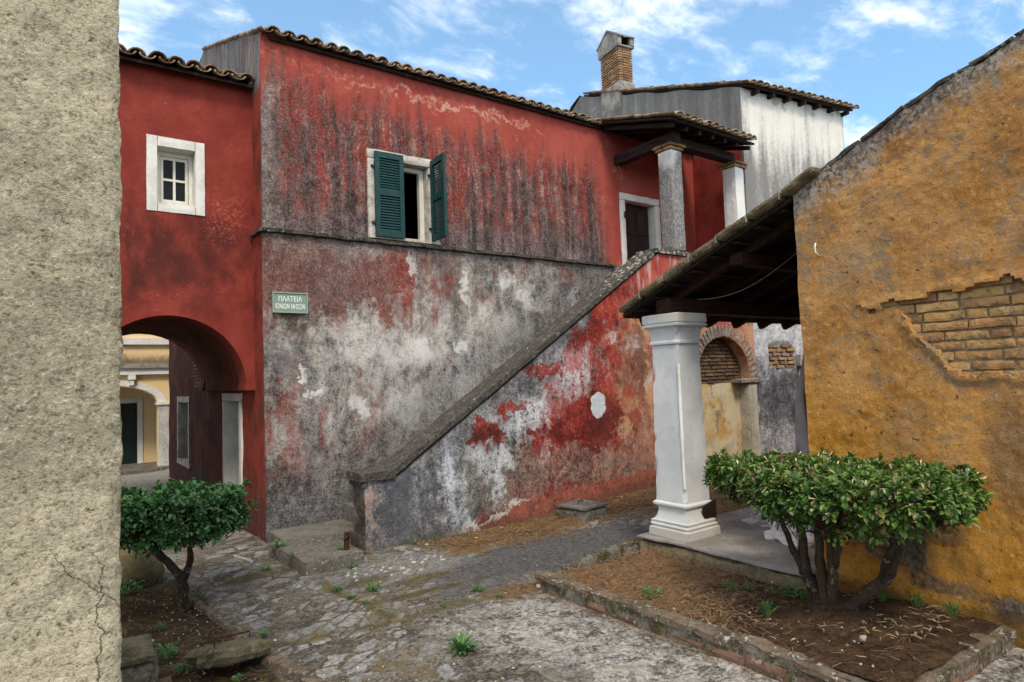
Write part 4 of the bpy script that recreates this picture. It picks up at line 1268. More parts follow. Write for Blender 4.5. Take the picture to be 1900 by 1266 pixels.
# coping: newel cap, slope, landing
mb = MB()
mb.rbox(2.36, 2.735, SY - .04, SY + .325, .657, .742, .06, .0022, 8, 1, rnd=.004)
L = 3.96; ang = math.atan(.645)
Mr = Matrix.Translation((2.70, 0, .665)) @ Matrix.Rotation(-ang, 4, 'Y')
mb.rbox(.02, 4.64, SY - .035, SY + .32, -.008, .062, .05, .0045, 6, 2, rnd=.007, M=Mr)
mb.rbox(6.60, 8.80, SY - .045, SY + .325, 3.20, 3.275, .05, .005, 7, 3, rnd=.008)
build('coping', mb, M['coping'], stair)
mb = MB(); mb.cut(); mb.rbox(2.385, 2.425, SY - .012, SY + .30, -.05, .16, .04, .006, 8, 4, rnd=.008)
mb.cut(); mb.rbox(2.385, 2.46, SY - .03, SY + .30, .60, .653, .04, .004, 8, 5, rnd=.008)
build('newel_plinth', mb, M['coping'], stair)
# blind arch: back, brick tympanum, voussoirs, jamb, impost
mb = MB()
plaster(mb, (0, SY + .16, 0), X_, Z_, (0, -1, 0), (7.25, 8.78), (-.1, 1.40), .06, (), .05, .012, 3, seed=12)
build('niche_plaster', mb, M['ochre_niche'], stair, smooth='sharp')
mb = MB(); rng = random.Random(8)
for r in range(14):
    z0 = 1.40 + r * .054
    x0 = 7.25 - rng.random() * .2
    while x0 < 8.78:
        w = rng.uniform(.17, .25)
        mb.rbox(x0, x0 + w - .012, SY + .15 + rng.uniform(-.012, .008), SY + .25, z0, z0 + .044, .05, .005, 9, rng.randrange(99), rnd=.006)
        x0 += w
nb = build('niche_brick', mb, M['dark_brick'], stair)
mb = MB(); mb.box(7.25, 8.78, SY + .175, SY + .26, 1.39, 2.2)
build('mortar', mb, M['dark_mortar'], nb)
mb = MB()
for k in range(27):
    a = math.pi * (k + .5) / 27 - .0
    c_, s_ = math.cos(a), math.sin(a)
    Mv = Matrix.Translation((8.02, SY - .018, 1.46)) @ Matrix.Rotation(-a, 4, 'Y')
    mb.rbox(.625, .80 + rng.uniform(-.015, .015), 0, .15, -.036, .036, .04, .006, 9, k, rnd=.008, M=Mv)
mb2 = MB()
build('arch_ring', mb, M['voussoir'], stair)
mb = MB(); mb.rbox(8.58, 8.80, SY - .02, SY + .2, -.1, 1.375, .06, .008, 6, 3, rnd=.012)
build('jamb', mb, M['jamb'], stair)
mb = MB(); mb.rbox(8.36, 8.87, SY - .055, SY + .2, 1.385, 1.452, .05, .008, 8, 6, rnd=.012)
build('impost', mb, M['voussoir'], stair)

# ------------------------------------------------------------------ porch over the landing
porch = thing('porch', 'timber porch roof on two square posts at the head of the outside stairs', 'porch', (7.6, 6.0, 3.28))
for cx in (7.17, 8.66):
    mb = MB(); mb.rbox(cx - .122, cx + .122, SY - .005, SY + .238, 3.285, 4.72, .06, .005, 7, int(cx * 9), rnd=.008)
    po = build('post', mb, M['post_plaster'], porch)
    mb = MB(); rng = random.Random(int(cx * 7))
    for e, z0 in ((.145, 4.722), (.170, 4.764)):
        for i in (-1, 1):
            for j in (-1, 1):
                mb.rbox(min(cx, cx + i * e) + .002, max(cx, cx + i * e) - .002, min(SY + .118, SY + .118 + j * e) + .002, max(SY + .118, SY + .118 + j * e) - .002, z0, z0 + .040, .05, .003, 9, rng.randrange(50), rnd=.004)
    build('cap', mb, M['brick'], po)
mb = MB(); mb.rbox(7.06, 7.22, SY - .06, WY + .02, 4.806, 4.965, .06, .006, 5, 3, rnd=.006)
build('beam', mb, M['beam_wood'], porch)
mb = MB(); mb.rbox(7.225, 8.60, SY + .02, SY + .19, 4.806, 4.945, .06, .006, 5, 4, rnd=.006)
build('beam', mb, M['dark_wood'], porch)
py0, pz0 = 5.52, 4.93
psl = np.array((0, WY + .05 - py0, 5.36 - pz0)); psl /= np.linalg.norm(psl)
mb = MB()
for k in range(7):
    xx = 6.86 + k * .29
    ln = 1.40
    mb.cut()
    c0 = np.array((xx, py0 + .06, pz0 + .0)) + psl * ln / 2
    nrm = np.cross((1, 0, 0), psl)
    mb.obox(c0 + nrm * .012, (.03, 0, 0), psl * ln / 2, nrm * .028)
rf = build('rafter', mb, M['beam_wood'], porch)
mb = MB()
nrm = np.cross((1, 0, 0), psl)
for k in range(9):
    c0 = np.array((7.68, py0, pz0)) + nrm * .057 + psl * (.08 + k * .172)
    mb.obox(c0, (.95, 0, 0), psl * .083, nrm * .014)
build('ceiling_boards', mb, M['dark_wood'], porch)
mb = MB()
tiles(mb, np.array((6.76, py0 - .04, pz0 - .01)) + nrm * .075, X_, psl, 12, .157, 4, .42, 31)
build('roof', mb, M['tile'], porch, smooth=True)
mb = MB(); mb.tube([(7.10, WY - .07, 4.93), (7.11, WY - .06, 4.8), (7.16, WY - .05, 4.72), (7.22, WY - .04, 4.63), (7.2, WY - .03, 4.55), (7.12, WY - .03, 4.50)], .003, 6)
tag(build('cable', mb, M['cable'], None, (7.1, 6.86, 4.5)), 'thin loose cable hanging from the porch beam on the red wall', 'cable')

# ------------------------------------------------------------------ white house
C0 = np.array((8.79, 5.80, 0)); th = math.radians(9)
wd = np.array((math.cos(th), -math.sin(th), 0)); we = np.array((math.sin(th), math.cos(th), 0))
whouse = thing('white_house', 'tall whitewashed house with stained grey gable and brick chimney behind the porch', 'house', tuple(C0))
mb = MB()
in_patch = lambda u, v: ((u > .17) & (u < .86) & (v > 1.60) & (v < 1.98)).astype(float)
def wpush(u, v):
    p = np.stack([u, v, 0 * u], 1)
    w = .07 * fbm(p, 9, 3, .6, 5)
    m = ((u + w > .19) & (u + w < .86) & (v + w > 1.59) & (v + w * 1.3 < 1.97))
    return np.where(m, -.05, 0)
plaster(mb, C0, wd, Z_, -we, (0, 2.44), (-.1, 6.0), .045, [(1.03, 1.75, -.2, 1.57)], .3, .008, 2.2, seed=14, push=wpush)
wg = lambda q: 6.02 + np.clip(q / 4.45, 0, 1) * 1.68 - np.clip((q - 4.45) / 4.45, 0, 1) * 1.68 + .015 * np.sin(q * 6)
plaster(mb, C0, we, Z_, -wd, (0, 8.9), (-.1, 6.02), .09, (), .3, .008, 2.2, top=wg, topz=5.0, seed=15)
c1, c2, c3 = C0 + wd * 2.44, C0 + wd * 2.44 + we * 8.9, C0 + we * 8.9
for a, b in ((c1, c2), (c2, c3)):
    mb.quad(tuple(a + (0, 0, -.1)), tuple(b + (0, 0, -.1)), tuple(b + (0, 0, 6.0)), tuple(a + (0, 0, 6.0)))
m_ = c1 + we * 4.45
mb.add([tuple(c1 + (0, 0, 6.0)), tuple(c2 + (0, 0, 6.0)), tuple(m_ + (0, 0, 7.66))], [(0, 1, 2)])
build('wall', mb, M['white_plaster'], whouse, smooth='sharp')
wv = we * 4.45 + np.array((0, 0, 1.68)); wv /= np.linalg.norm(wv)
mb = MB()
tiles(mb, C0 - we * .16 + np.array((0, 0, 6.01)) + wd * .03, wd, wv, 17, .155, 15, .37, 41)
wv2 = -we * 4.45 + np.array((0, 0, 1.68)); wv2 /= np.linalg.norm(wv2)
tiles(mb, c2 + we * .12 + np.array((0, 0, 6.0)), -wd, wv2, 16, .155, 15, .37, 42)
wr = build('roof', mb, M['tile'], whouse, smooth=True)
mb = MB()
for sgn, base, vv in ((1, C0 - we * .13 + np.array((0, 0, 6.015)) + wd * .04, wv), (-1, c3 + we * .1 + np.array((0, 0, 6.0)) + wd * .04, wv2)):
    nn = np.cross(wd, vv) * sgn
    mb.obox(base + wd * 1.25 + vv * 2.42 - nn * .008, wd * 1.25, vv * 2.42, nn * .016)
build('roof_deck', mb, M['dark_wood'], wr)
mb = MB()
for k in range(7):
    mb.cut()
    p = C0 + wd * (.25 + k * .36) - we * .04 + np.array((0, 0, 5.955))
    mb.obox(p, wd * .03, we * .09, np.array((0, 0, .03)))
build('rafter_end', mb, M['dark_wood'], wr)
# exposed bricks of the lower wall
mb = MB(); rng = random.Random(12)
for r in range(6):
    s0 = .12 + (r % 2) * .1
    while s0 < .92:
        w = rng.uniform(.16, .22)
        Mb = Matrix.Translation(Vector(C0 + wd * s0)) @ Matrix.Rotation(-th, 4, 'Z')
        mb.rbox(0, w - .014, -.004 + rng.uniform(0, .012), .09, 1.585 + r * .066, 1.585 + r * .066 + .053, .045, .007, 9, rng.randrange(99), rnd=.008, M=Mb)
        s0 += w
eb = build('exposed_brick', mb, M['brick'], whouse)
def wbox(s0, s1, y0, y1, z0, z1, mat, nm, parent, **k):
    t = MB(); t.rbox(s0, s1, y0, y1, z0, z1, .06, .003, 8, 7, rnd=.004, M=Matrix.Translation(Vector(C0)) @ Matrix.Rotation(-th, 4, 'Z'))
    return build(nm, t, mat, parent)
wbox(.9, 1.95, -.09, .05, 1.62, 1.80, M['grey_mould'], 'lintel', whouse)
wbox(.95, 1.035, -.012, .05, .05, 1.56, M['ochre_board'], 'door_frame', whouse)
wbox(1.06, 1.75, .1, .14, .0, 1.56, M['dark_board'], 'door', whouse)
# chimney
ch = MB(); rng = random.Random(4)
CB = Matrix.Translation(Vector(C0)) @ Matrix.Rotation(-th, 4, 'Z')
mb = MB()
mb.rbox(-.012, .40, 3.03, 3.74, 6.9, 7.50, .08, .008, 6, 3, rnd=.02, M=CB)
chim = build('chimney', mb, M['cement'], whouse)
mb = MB()
for r in range(14):
    z0 = 7.46 + r * .052
    for (x0, x1, y0, y1) in ((.01, .36, 3.06, 3.70),):
        off = (r % 2) * .09
        q = y0
        while q < y1 - .02:
            w = min(.2 if q > y0 or not off else .1, y1 - q)
            for xa, xb in ((x0, x0 + .1), (x1 - .1, x1)):
                mb.rbox(xa - rng.uniform(0, .012), xb, q + .004, q + w - .008, z0, z0 + .043, .06, .004, 9, rng.randrange(99), rnd=.006, M=CB)
            q += w
        q = x0 + .1
        while q < x1 - .12:
            w = min(.18, x1 - .1 - q)
            for ya, yb in ((y0, y0 + .1), (y1 - .1, y1)):
                mb.rbox(q + .004, q + w - .006, ya - rng.uniform(0, .012), yb - .004, z0, z0 + .043, .06, .004, 9, rng.randrange(99), rnd=.006, M=CB)
            q += w
cbk = build('brick_shaft', mb, M['orange_brick'], chim)
mb = MB(); mb.rbox(.03, .34, 3.08, 3.68, 7.4, 8.20, .2, 0, 6, 3, rnd=0, M=CB)
build('mortar', mb, M['mortar'], chim)
# gabled cement cap with a flue opening
mb = MB()
pt = lambda x, y, z: tuple(CB @ Vector((x, y, z)))
mb.rbox(-.03, .40, 3.02, 3.74, 8.185, 8.235, .08, .006, 7, 5, rnd=.01, M=CB)
ya, yb, ym = 3.03, 3.73, 3.38
xa, xb = -.02, .39
zb, zs, zp = 8.235, 8.42, 8.62
# end faces (pentagons), solid with slabs on top, opening towards -Y side built from pieces
mb.add([pt(xa, ya, zb), pt(xa, yb, zb), pt(xa, yb, zs), pt(xa, ym, zp), pt(xa, ya, zs)], [(0, 4, 3, 2, 1)])
mb.add([pt(xb, ya, zb), pt(xb, yb, zb), pt(xb, yb, zs), pt(xb, ym, zp), pt(xb, ya, zs)], [(0, 1, 2, 3, 4)])
for x0, x1 in ((xa + .002, xa + .10), (xb - .10, xb - .002)): mb.rbox(x0, x1, ya, ya + .10, zb, zs + .01, .1, .003, 7, 2, rnd=.004, M=CB)
mb.quad(pt(xa, yb, zb), pt(xb, yb, zb), pt(xb, yb, zs), pt(xa, yb, zs))
for y0, y1 in ((ya - .025, ym), (yb + .025, ym)):
    z0 = zs - .03
    a = [pt(xa - .015, y0, z0), pt(xb + .015, y0, z0), pt(xb + .015, y1, zp + .01), pt(xa - .015, y1, zp + .01)]
    b = [pt(xa - .015, y0, z0 + .03), pt(xb + .015, y0, z0 + .03), pt(xb + .015, y1, zp + .05), pt(xa - .015, y1, zp + .05)]
    mb.add(a + b, [(0, 1, 2, 3), (7, 6, 5, 4), (0, 4, 5, 1), (3, 2, 6, 7), (0, 3, 7, 4), (1, 5, 6, 2)])
build('chimney_cap', mb, M['cement'], chim)

# ------------------------------------------------------------------ yellow house across the far yard
far = thing('far_house', 'pale yellow house with white arcade and dark door seen through the archway', 'house', (1.2, 15, 0))
FY = 15.0
mb = MB()
plaster(mb, (0, FY, 0), X_, Z_, (0, -1, 0), (-3.4, 6.0), (-.2, 4.2), .12, [('arch', .95, 1.31, .88, .36, -.3), ('arch', -1.3, 1.31, .88, .36, -.3)], .25, .004, 2, seed=3)
plaster(mb, (0, FY + 1.0, 0), X_, Z_, (0, -1, 0), (-3.4, 6.0), (-.2, 3.0), .15, [(1.05, 1.555, .0, 1.315)], .2, .004, 2, seed=4)
mb.quad((-3.4, FY + .2, 2.4), (6, FY + .2, 2.4), (6, FY + 1.1, 2.4), (-3.4, FY + 1.1, 2.4))
build('wall', mb, M['far_yellow'], far)
mb = MB()
for z0, z1, e in ((2.51, 2.64, .07), (1.90, 2.03, .10)): mb.cut().box(-3.4, 6, FY - e, FY + .01, z0, z1)
build('cornice', mb, M['far_white'], far)
mb = MB(); mb.box(-3.4, 6, FY - .15, FY + .01, 2.03, 2.12)
build('ledge', mb, M['grey_mould'], far)
mb = MB()
for cx in (.95, -1.3):
    mb.cut()
    for k in range(28):
        a0, a1 = math.pi * k / 28, math.pi * (k + 1) / 28
        q = [(cx + rx * math.cos(a), 1.335 + rz * math.sin(a)) for a in (a0, a1) for rx, rz in ((.875, .355), (1.02, .475))]
        y0, y1 = FY - .02, FY + .2
        mb.add([(q[0][0], y0, q[0][1]), (q[1][0], y0, q[1][1]), (q[3][0], y0, q[3][1]), (q[2][0], y0, q[2][1]),
                (q[0][0], y1, q[0][1]), (q[1][0], y1, q[1][1]), (q[3][0], y1, q[3][1]), (q[2][0], y1, q[2][1])],
               [(0, 1, 2, 3), (0, 3, 7, 4), (1, 5, 6, 2)])
build('arch_trim', mb, M['far_white'], far)
for cx in (2.07, -.18):
    mb = MB(); mb.box(cx - .235, cx + .235, FY - .022, FY + .26, -.1, 1.27)
    pl = build('pier', mb, M['far_pillar'], far)
    mb = MB(); mb.box(cx - .275, cx + .275, FY - .05, FY + .28, 1.272, 1.335)
    build('impost', mb, M['far_white'], pl)
mb = MB(); mb.box(1.29, 1.42, FY - .12, FY - .003, 1.80, 1.895); mb.box(1.315, 1.395, FY - .10, FY - .003, 1.69, 1.795)
build('bracket', mb, M['far_white'], far)
mb = MB()
for a in ((.955, 1.05, FY + .97, FY + 1.1, .0, 1.42), (1.555, 1.655, FY + .97, FY + 1.1, .0, 1.42), (1.05, 1.555, FY + .97, FY + 1.1, 1.315, 1.42)): mb.box(*a)
build('door_frame', mb, M['far_white'], far)
mb = MB(); mb.box(1.05, 1.555, FY + 1.04, FY + 1.08, .0, 1.315); mb.box(1.12, 1.27, FY + 1.025, FY + 1.039, .1, .4); mb.box(1.34, 1.49, FY + 1.025, FY + 1.039, .1, .4); mb.box(1.12, 1.27, FY + 1.025, FY + 1.039, .5, 1.2); mb.box(1.34, 1.49, FY + 1.025, FY + 1.039, .5, 1.2)
fd = build('door', mb, M['dark_green'], far)
mb = MB(); mb.tube([(1.18, FY + 1.0, .62), (1.29, FY + 1.0, .63)], .012, 6)
build('handle', mb, M['cable'], fd)
mb = MB(); mb.box(-3.4, 6, FY - .35, FY + 1.05, -.1, .02); mb.box(-3.4, 6, FY - .75, FY - .34, -.15, -.06)
build('steps', mb, M['concrete'], far)
mb = MB(); mb.tube([(1.16, FY - .02, 2.40), (1.18, FY - .2, 2.50), (1.24, FY - .3, 2.47)], .016, 6)
build('lamp_bracket', mb, M['black_iron'], far)

# ------------------------------------------------------------------ yellow house with the portico, right
YX = 4.20
yh = thing('yellow_house', 'rough ochre yellow gable house with a tiled lean-to roof beside the white column', 'house', (4.2, 1.5, 0))
tpts_y = np.array([-.6, .5, 1.06, 1.31, 1.6, 2.06, 2.41, 3.1, 3.73, 4.05])
tpts_z = np.array([3.62, 3.50, 3.34, 3.27, 3.17, 2.97, 2.79, 2.53, 2.27, 2.13])
ytop = lambda q: np.interp(q, tpts_y, tpts_z) + .018 * np.sin(q * 9) + .012 * np.sin(q * 23 + 1)
hole_y = np.array([[1.94, 1.955], [1.75, 1.90], [1.69, 1.80], [1.60, 1.70], [1.53, 1.60], [1.42, 1.545], [1.0, 1.52], [.3, 1.54], [.3, 2.06], [1.0, 2.03], [1.40, 2.0], [1.62, 1.995]])
def in_poly(u, v, P):
    r = np.zeros(len(u), bool)
    for k in range(len(P)):
        (x0, y0), (x1, y1) = P[k], P[(k + 1) % len(P)]
        c = ((y0 > v) != (y1 > v)) & (u < (x1 - x0) * (v - y0) / (y1 - y0 + 1e-12) + x0)
        r ^= c
    return r
def ypush(u, v):
    p = np.stack([u, v, 0 * u], 1)
    w1, w2 = .07 * fbm(p, 9, 5, .65, 5), .05 * fbm(p, 9, 5, .65, 15)
    hole = in_poly(u + w1, v + w2, hole_y)
    d = .007 * fbm(p, 26, 3, .6, 3)
    cen = hole_y.mean(0)
    near = in_poly(cen[0] + (u + w1 - cen[0]) / 1.10, cen[1] + (v + w2 - cen[1]) / 1.22, hole_y)
    d = d + np.where(near, .014 + .006 * fbm(p, 20, 2, .5, 8), 0)
    return d + np.where(hole, -.085, 0) + .03 * sstep(.5, .1, 0) * sstep(v, .35, .1)
mb = MB()
plaster(mb, (YX, 0, 0), Y_, Z_, (-1, 0, 0), (-.6, 2.40), (-.1, 3.62), .0165, (), .3, .016, 3.0, top=ytop, topz=2.5, seed=21, push=ypush)
mb.quad((4.22, 2.385, -.1), (11, 2.385, -.1), (11, 2.385, 2.76), (4.22, 2.385, 2.76))
mb.quad((11, 2.385, -.1), (11, -.6, -.1), (11, -.6, 3.5), (11, 2.385, 2.7))
build('wall', mb, M['yellow_plaster'], yh, smooth='sharp')
mb = MB(); rng = random.Random(77)
for r in range(10):
    q = 2.0 - (r % 2) * .11
    while q > .25:
        w = rng.uniform(.20, .245) if rng.random() < .8 else rng.uniform(.09, .13)
        z0 = 1.49 + r * .0585
        mb.rbox(YX + .016 + rng.uniform(-.005, .009), YX + .1, q - w + .008, q, z0 + rng.uniform(-.002, .002), z0 + .0515, .017, .0045, 20, rng.randrange(99), rnd=.003)
        q -= w
eb = build('exposed_brick', mb, M['ochre_brick'], yh)
mb = MB(); mb.box(YX + .03, YX + .11, .2, 2.0, 1.47, 2.1)
build('mortar', mb, M['mortar'], eb)
# roof: tiled slope in verge courses, sagging profile
prof = list(zip(tpts_y, tpts_z))[::-1]
def ext(off0, off1, x0, x1, pr, mb):
    vs = []
    for (y, z) in pr:
        for x in (x0, x1):
            vs += [(x, y, z + off0), (x, y, z + off1)]
    fs = []
    for i in range(len(pr) - 1):
        a, b = i * 4, i * 4 + 4
        fs += [(a + 1, a + 3, b + 3, b + 1), (a, b, b + 2, a + 2), (a, a + 1, b + 1, b), (a + 2, b + 2, b + 3, a + 3)]
    fs += [(0, 2, 3, 1), (len(vs) - 4, len(vs) - 3, len(vs) - 1, len(vs) - 2)]
    mb.add(vs, fs)
mb = MB()
pr2 = [p for p in prof if p[0] > 2.3]
ext(-.040, -.005, 4.17, 11, pr2, mb)
rd = build('roof_deck', mb, M['dark_wood'], yh)
mb = MB()
for a, b in zip(prof[:-1], prof[1:]):
    v = np.array((0, b[0] - a[0], b[1] - a[1])); ln = np.linalg.norm(v)
    k = max(1, int(round(ln / .31)))
    tiles(mb, (4.36, a[0], a[1] + .0), X_, v, 40, .165, k, ln / k / .86, int(a[0] * 50) + 200)
yr = build('roof', mb, M['tile'], yh, smooth=True)
mb = MB(); rng = random.Random(6)
y = 4.06
vn = 0
while y > 2.42:
    ln = rng.uniform(.24, .29)
    za, zb_ = float(np.interp(y, tpts_y, tpts_z)), float(np.interp(y - ln, tpts_y, tpts_z))
    A = np.array((4.16, y, za)); v = np.array((0, -ln, zb_ - za)); lv = np.linalg.norm(v); v /= lv
    nn = np.cross((1, 0, 0), v); nn = nn if nn[2] > 0 else -nn
    R = Matrix((Vector((1, 0, 0)), Vector(v), Vector(nn))).transposed().to_4x4(); R.translation = Vector(A)
    mb.rbox(-.045 + rng.uniform(-.012, .008), .22, 0, lv - .006, -.012 + rng.uniform(-.004, .008), .058, .03, .006, 12, rng.randrange(99), rnd=.01, M=R)
    y -= ln; vn += 1
build('verge_tiles', mb, M['verge_moss'], yr)
mb = MB()
y = 4.06
rng = random.Random(6)
for k in range(6):
    yv = 4.06 - .268 * (k + 1) + .01
    z_ = float(np.interp(yv, tpts_y, tpts_z))
    mb.cut()
    mb.rbox(4.112, 4.15, yv - .005, yv + .005, z_ - .004, z_ + .056, .02, .003, 12, k, rnd=.002)
build('mortar_joint', mb, M['cement'], yr)
mb = MB(); rng = random.Random(16)
y = 2.40
while y > -.5:
    ln = rng.uniform(.22, .30)
    za, zb_ = float(np.interp(y, tpts_y, tpts_z)), float(np.interp(y - ln, tpts_y, tpts_z))
    v = np.array((0, -ln, zb_ - za)); lv = np.linalg.norm(v); v /= lv
    nn = np.cross((1, 0, 0), v); nn = nn if nn[2] > 0 else -nn
    R = Matrix((Vector((1, 0, 0)), Vector(v), Vector(nn))).transposed().to_4x4(); R.translation = Vector((YX, y, za))
    mb.rbox(-.022 + rng.uniform(-.006, .012), .30, -.004, lv + .004, -.012, .026 + rng.uniform(-.012, .010), .03, .009, 14, rng.randrange(99), rnd=.008, M=R)
    y -= ln
build('verge', mb, M['string'], yr)
# rafters and beams below
mb = MB()
for k in range(14):
    xx = 4.42 + k * .46
    mb.cut()
    for a, b in zip(pr2[:-1], pr2[1:]):
        A = np.array((xx, a[0], a[1] - .075)); B = np.array((xx, b[0], b[1] - .075))
        v = (B - A) / 2; nn = np.cross((1, 0, 0), v / np.linalg.norm(v))
        mb.obox((A + B) / 2, (.032, 0, 0), v, nn * .034)
build('rafter', mb, M['portico_wood'], yh)
mb = MB()
for k in range(8):
    yv = 3.9 - k * .2
    mb.cut()
    z_ = float(np.interp(yv, tpts_y, tpts_z)) - .046
    mb.box(4.2, 11, yv - .03, yv + .03, z_ - .011, z_ + .003)
build('batten', mb, M['portico_wood'], yh)
mb = MB(); mb.rbox(4.235, 11, 3.56, 3.73, 2.095, 2.225, .12, .005, 5, 3, rnd=.006)
build('beam', mb, M['portico_wood'], yh)
mb = MB(); mb.rbox(4.3, 11, 2.9, 3.02, 2.40, 2.50, .12, .004, 5, 4, rnd=.006)
build('purlin', mb, M['portico_wood'], yh)
mb = MB(); pts = []
for k in range(13):
    t = k / 12
    pts.append((4.45 + .25 * t, 3.45 - 1.0 * t, 2.20 + .42 * t - .16 * math.sin(math.pi * t) * (1 - t * .5)))
mb.tube(pts, .0024, 5)
tag(build('cable', mb, M['cable'], None, (4.45, 3.45, 2.2)), 'grey cable sagging under the dark lean-to roof', 'cable')
mb = MB(); mb.tube([(YX - .004, 2.243, 2.345), (YX - .045, 2.243, 2.36), (YX - .05, 2.243, 2.40), (YX - .035, 2.245, 2.425)], .0048, 6)
tag(build('wall_hook', mb, M['lettering'], None, (YX, 2.24, 2.36)), 'short white wire stub poking from the ochre wall', 'hook')

# white column on the platform
colm = thing('column', 'white painted square column with moulded capital and base under the lean-to roof', 'column', (4.44, 3.70, .20))
cc = (4.44, 3.70)
def pier(prof, mb): mb.pier(prof, cc, 10, .0022, .012 if len(prof) > 30 else .022, len(prof))
mb = MB()
prf = []
for k in range(40):
    t = k / 39
    prf.append((.158 - .018 * t, .50 + t * 1.33))
pier(prf, mb)
# chamfered arris strip, its highlight put in as a lighter bead
build('shaft', mb, M['column_paint'], colm)
mb = MB()
mb.tube([(cc[0] - .155, cc[1] - .155, .62), (cc[0] - .147, cc[1] - .147, 1.2), (cc[0] - .1435, cc[1] - .1435, 1.66)], [.012, .016, .014], 8)
build('arris_highlight', mb, M['far_white'], colm)
def bow(z0, z1, h0, h1, kind_, n=7):
    L = []
    for k in range(n + 1):
        t = k / n
        if kind_ == 'cove': f = 1 - math.sqrt(max(0, 1 - t * t))          # slow start, flares at end
        elif kind_ == 'ovolo': f = math.sqrt(max(0, 1 - (1 - t) ** 2))
        else: f = t
        L.append((h0 + (h1 - h0) * f, z0 + (z1 - z0) * t))
    return L
mb = MB()
cp_ = [(.140, 1.832), (.158, 1.834), (.160, 1.850), (.150, 1.862)] + bow(1.866, 1.985, .148, .190, 'cove') + [(.196, 1.987), (.198, 2.003), (.186, 2.006), (.186, 2.012), (.196, 2.020), (.200, 2.085), (.196, 2.092)]
pier(cp_, mb)
build('capital', mb, M['column_paint'], colm)
mb = MB()
bs_ = [(.212, .205), (.214, .270), (.208, .276), (.198, .278), (.202, .288), (.206, .298), (.200, .308), (.192, .312), (.196, .322), (.198, .332), (.190, .340)] + [(.186 - .026 * (1 - (1 - t) ** 2), .342 + .11 * t) for t in np.linspace(0, 1, 7)] + [(.176, .456), (.182, .466), (.182, .480), (.172, .488), (.157, .498)]
pier(bs_, mb)
build('base', mb, M['column_paint'], colm)
# platform
plat = thing('platform', 'low concrete platform with mossy ochre sides carrying the white column', 'platform', (4.15, 3.0, 0))
mb = MB()
mb.rbox(4.165, 8.6, 2.44, 3.98, -.08, .165, .07, .012, 6, 5, rnd=.01)
build('side', mb, M['platform_side'], plat)
mb = MB(); mb.rbox(4.145, 8.6, 2.42, 4.0, .168, .205, .05, .006, 5, 6, rnd=.012)
build('top', mb, M['platform_top'], plat)
mb = MB(); mb.rbox(4.0, 4.3, 3.99, 4.2, -.02, .10, .05, .008, 7, 7, rnd=.015)
tag(build('stone_block', mb, M['mossy'], None, (4.1, 4.1, 0)), 'flat grey stone lying against the left end of the platform', 'stone')

# dark board leaning behind the column, sacks, hanging sheet
mb = MB()
Mb = Matrix.Translation((4.70, 3.56, .207)) @ Matrix.Rotation(math.radians(14), 4, 'X') @ Matrix.Rotation(math.radians(-19), 4, 'Y')
mb.rbox(-.16, .0, -.01, .012, 0, .33, .04, .003, 8, 3, rnd=.003, M=Mb)
tag(build('board', mb, M['dark_board'], None, (4.7, 3.55, .2)), 'dark brown board leaning against the back of the white column', 'board')
def sheet_sack(cx, cy, rx, ry, rz, seed, rot=0):
    mb = MB(); nu, nv = 26, 14
    vs = []
    for j in range(nv + 1):
        t = j / nv
        for i in range(nu):
            a = 2 * math.pi * i / nu
            rr = (1 - t ** 2.2) ** .5 if t < 1 else 0
            x, y = math.cos(a) * rr, math.sin(a) * rr
            vs.append((x, y, t))
    P = np.array(vs)
    f = fbm(P, 2.3, 3, .55, seed)
    cr = np.abs(fbm(P, 2.0, 2, .5, seed + 9)) * .5
    k = 1 + f * .7 - cr * .6
    x = P[:, 0] * rx * k; y = P[:, 1] * ry * k
    c, s_ = math.cos(rot), math.sin(rot)
    P = np.stack([cx + x * c - y * s_, cy + x * s_ + y * c, .205 + P[:, 2] * rz * (1 + f * .9)], 1)
    fs = [(j * nu + i, j * nu + (i + 1) % nu, (j + 1) * nu + (i + 1) % nu, (j + 1) * nu + i) for j in range(nv) for i in range(nu)]
    mb.add(P, fs)
    return mb
tag(build('sack', sheet_sack(5.0, 3.02, .30, .22, .17, 3, .4), M['sack'], None, (5.0, 3.02, .2)), 'larger crumpled pale plastic sack lying on the platform behind the bush', 'sack')
tag(build('sack', sheet_sack(5.25, 3.45, .20, .16, .13, 8, 1.0), M['sheet'], None, (5.25, 3.45, .2)), 'smaller grey plastic sack behind the larger pale one', 'sack')
mb = MB(); nu, nv = 18, 40; vs = []
for j in range(nv + 1):
    t = j / nv
    for i in range(nu + 1):
        q = i / nu
        wd_ = .42
        a0 = np.array((6.25 - .26 * sstep(t, .12, .5), 3.52, 2.2 - 1.96 * t))
        p = a0 + np.array((wd_ * (q - .0), -.25 * q * wd_, 0)) + np.array((0.05, .10, 0)) * math.sin(q * 14 + t * 3 + 2 * math.sin(t * 5)) * .45 * (.4 + t)
        vs.append(tuple(p))
mb.add(vs, [(j * (nu + 1) + i, j * (nu + 1) + i + 1, (j + 1) * (nu + 1) + i + 1, (j + 1) * (nu + 1) + i) for j in range(nv) for i in range(nu)])
o = tag(build('plastic_sheet', mb, M['sheet'], None, (6.9, 3.52, .2), smooth=True), 'grey plastic sheet hanging under the lean-to beside the ochre wall', 'sheet')
md = o.modifiers.new('thick', 'SOLIDIFY'); md.thickness = .004

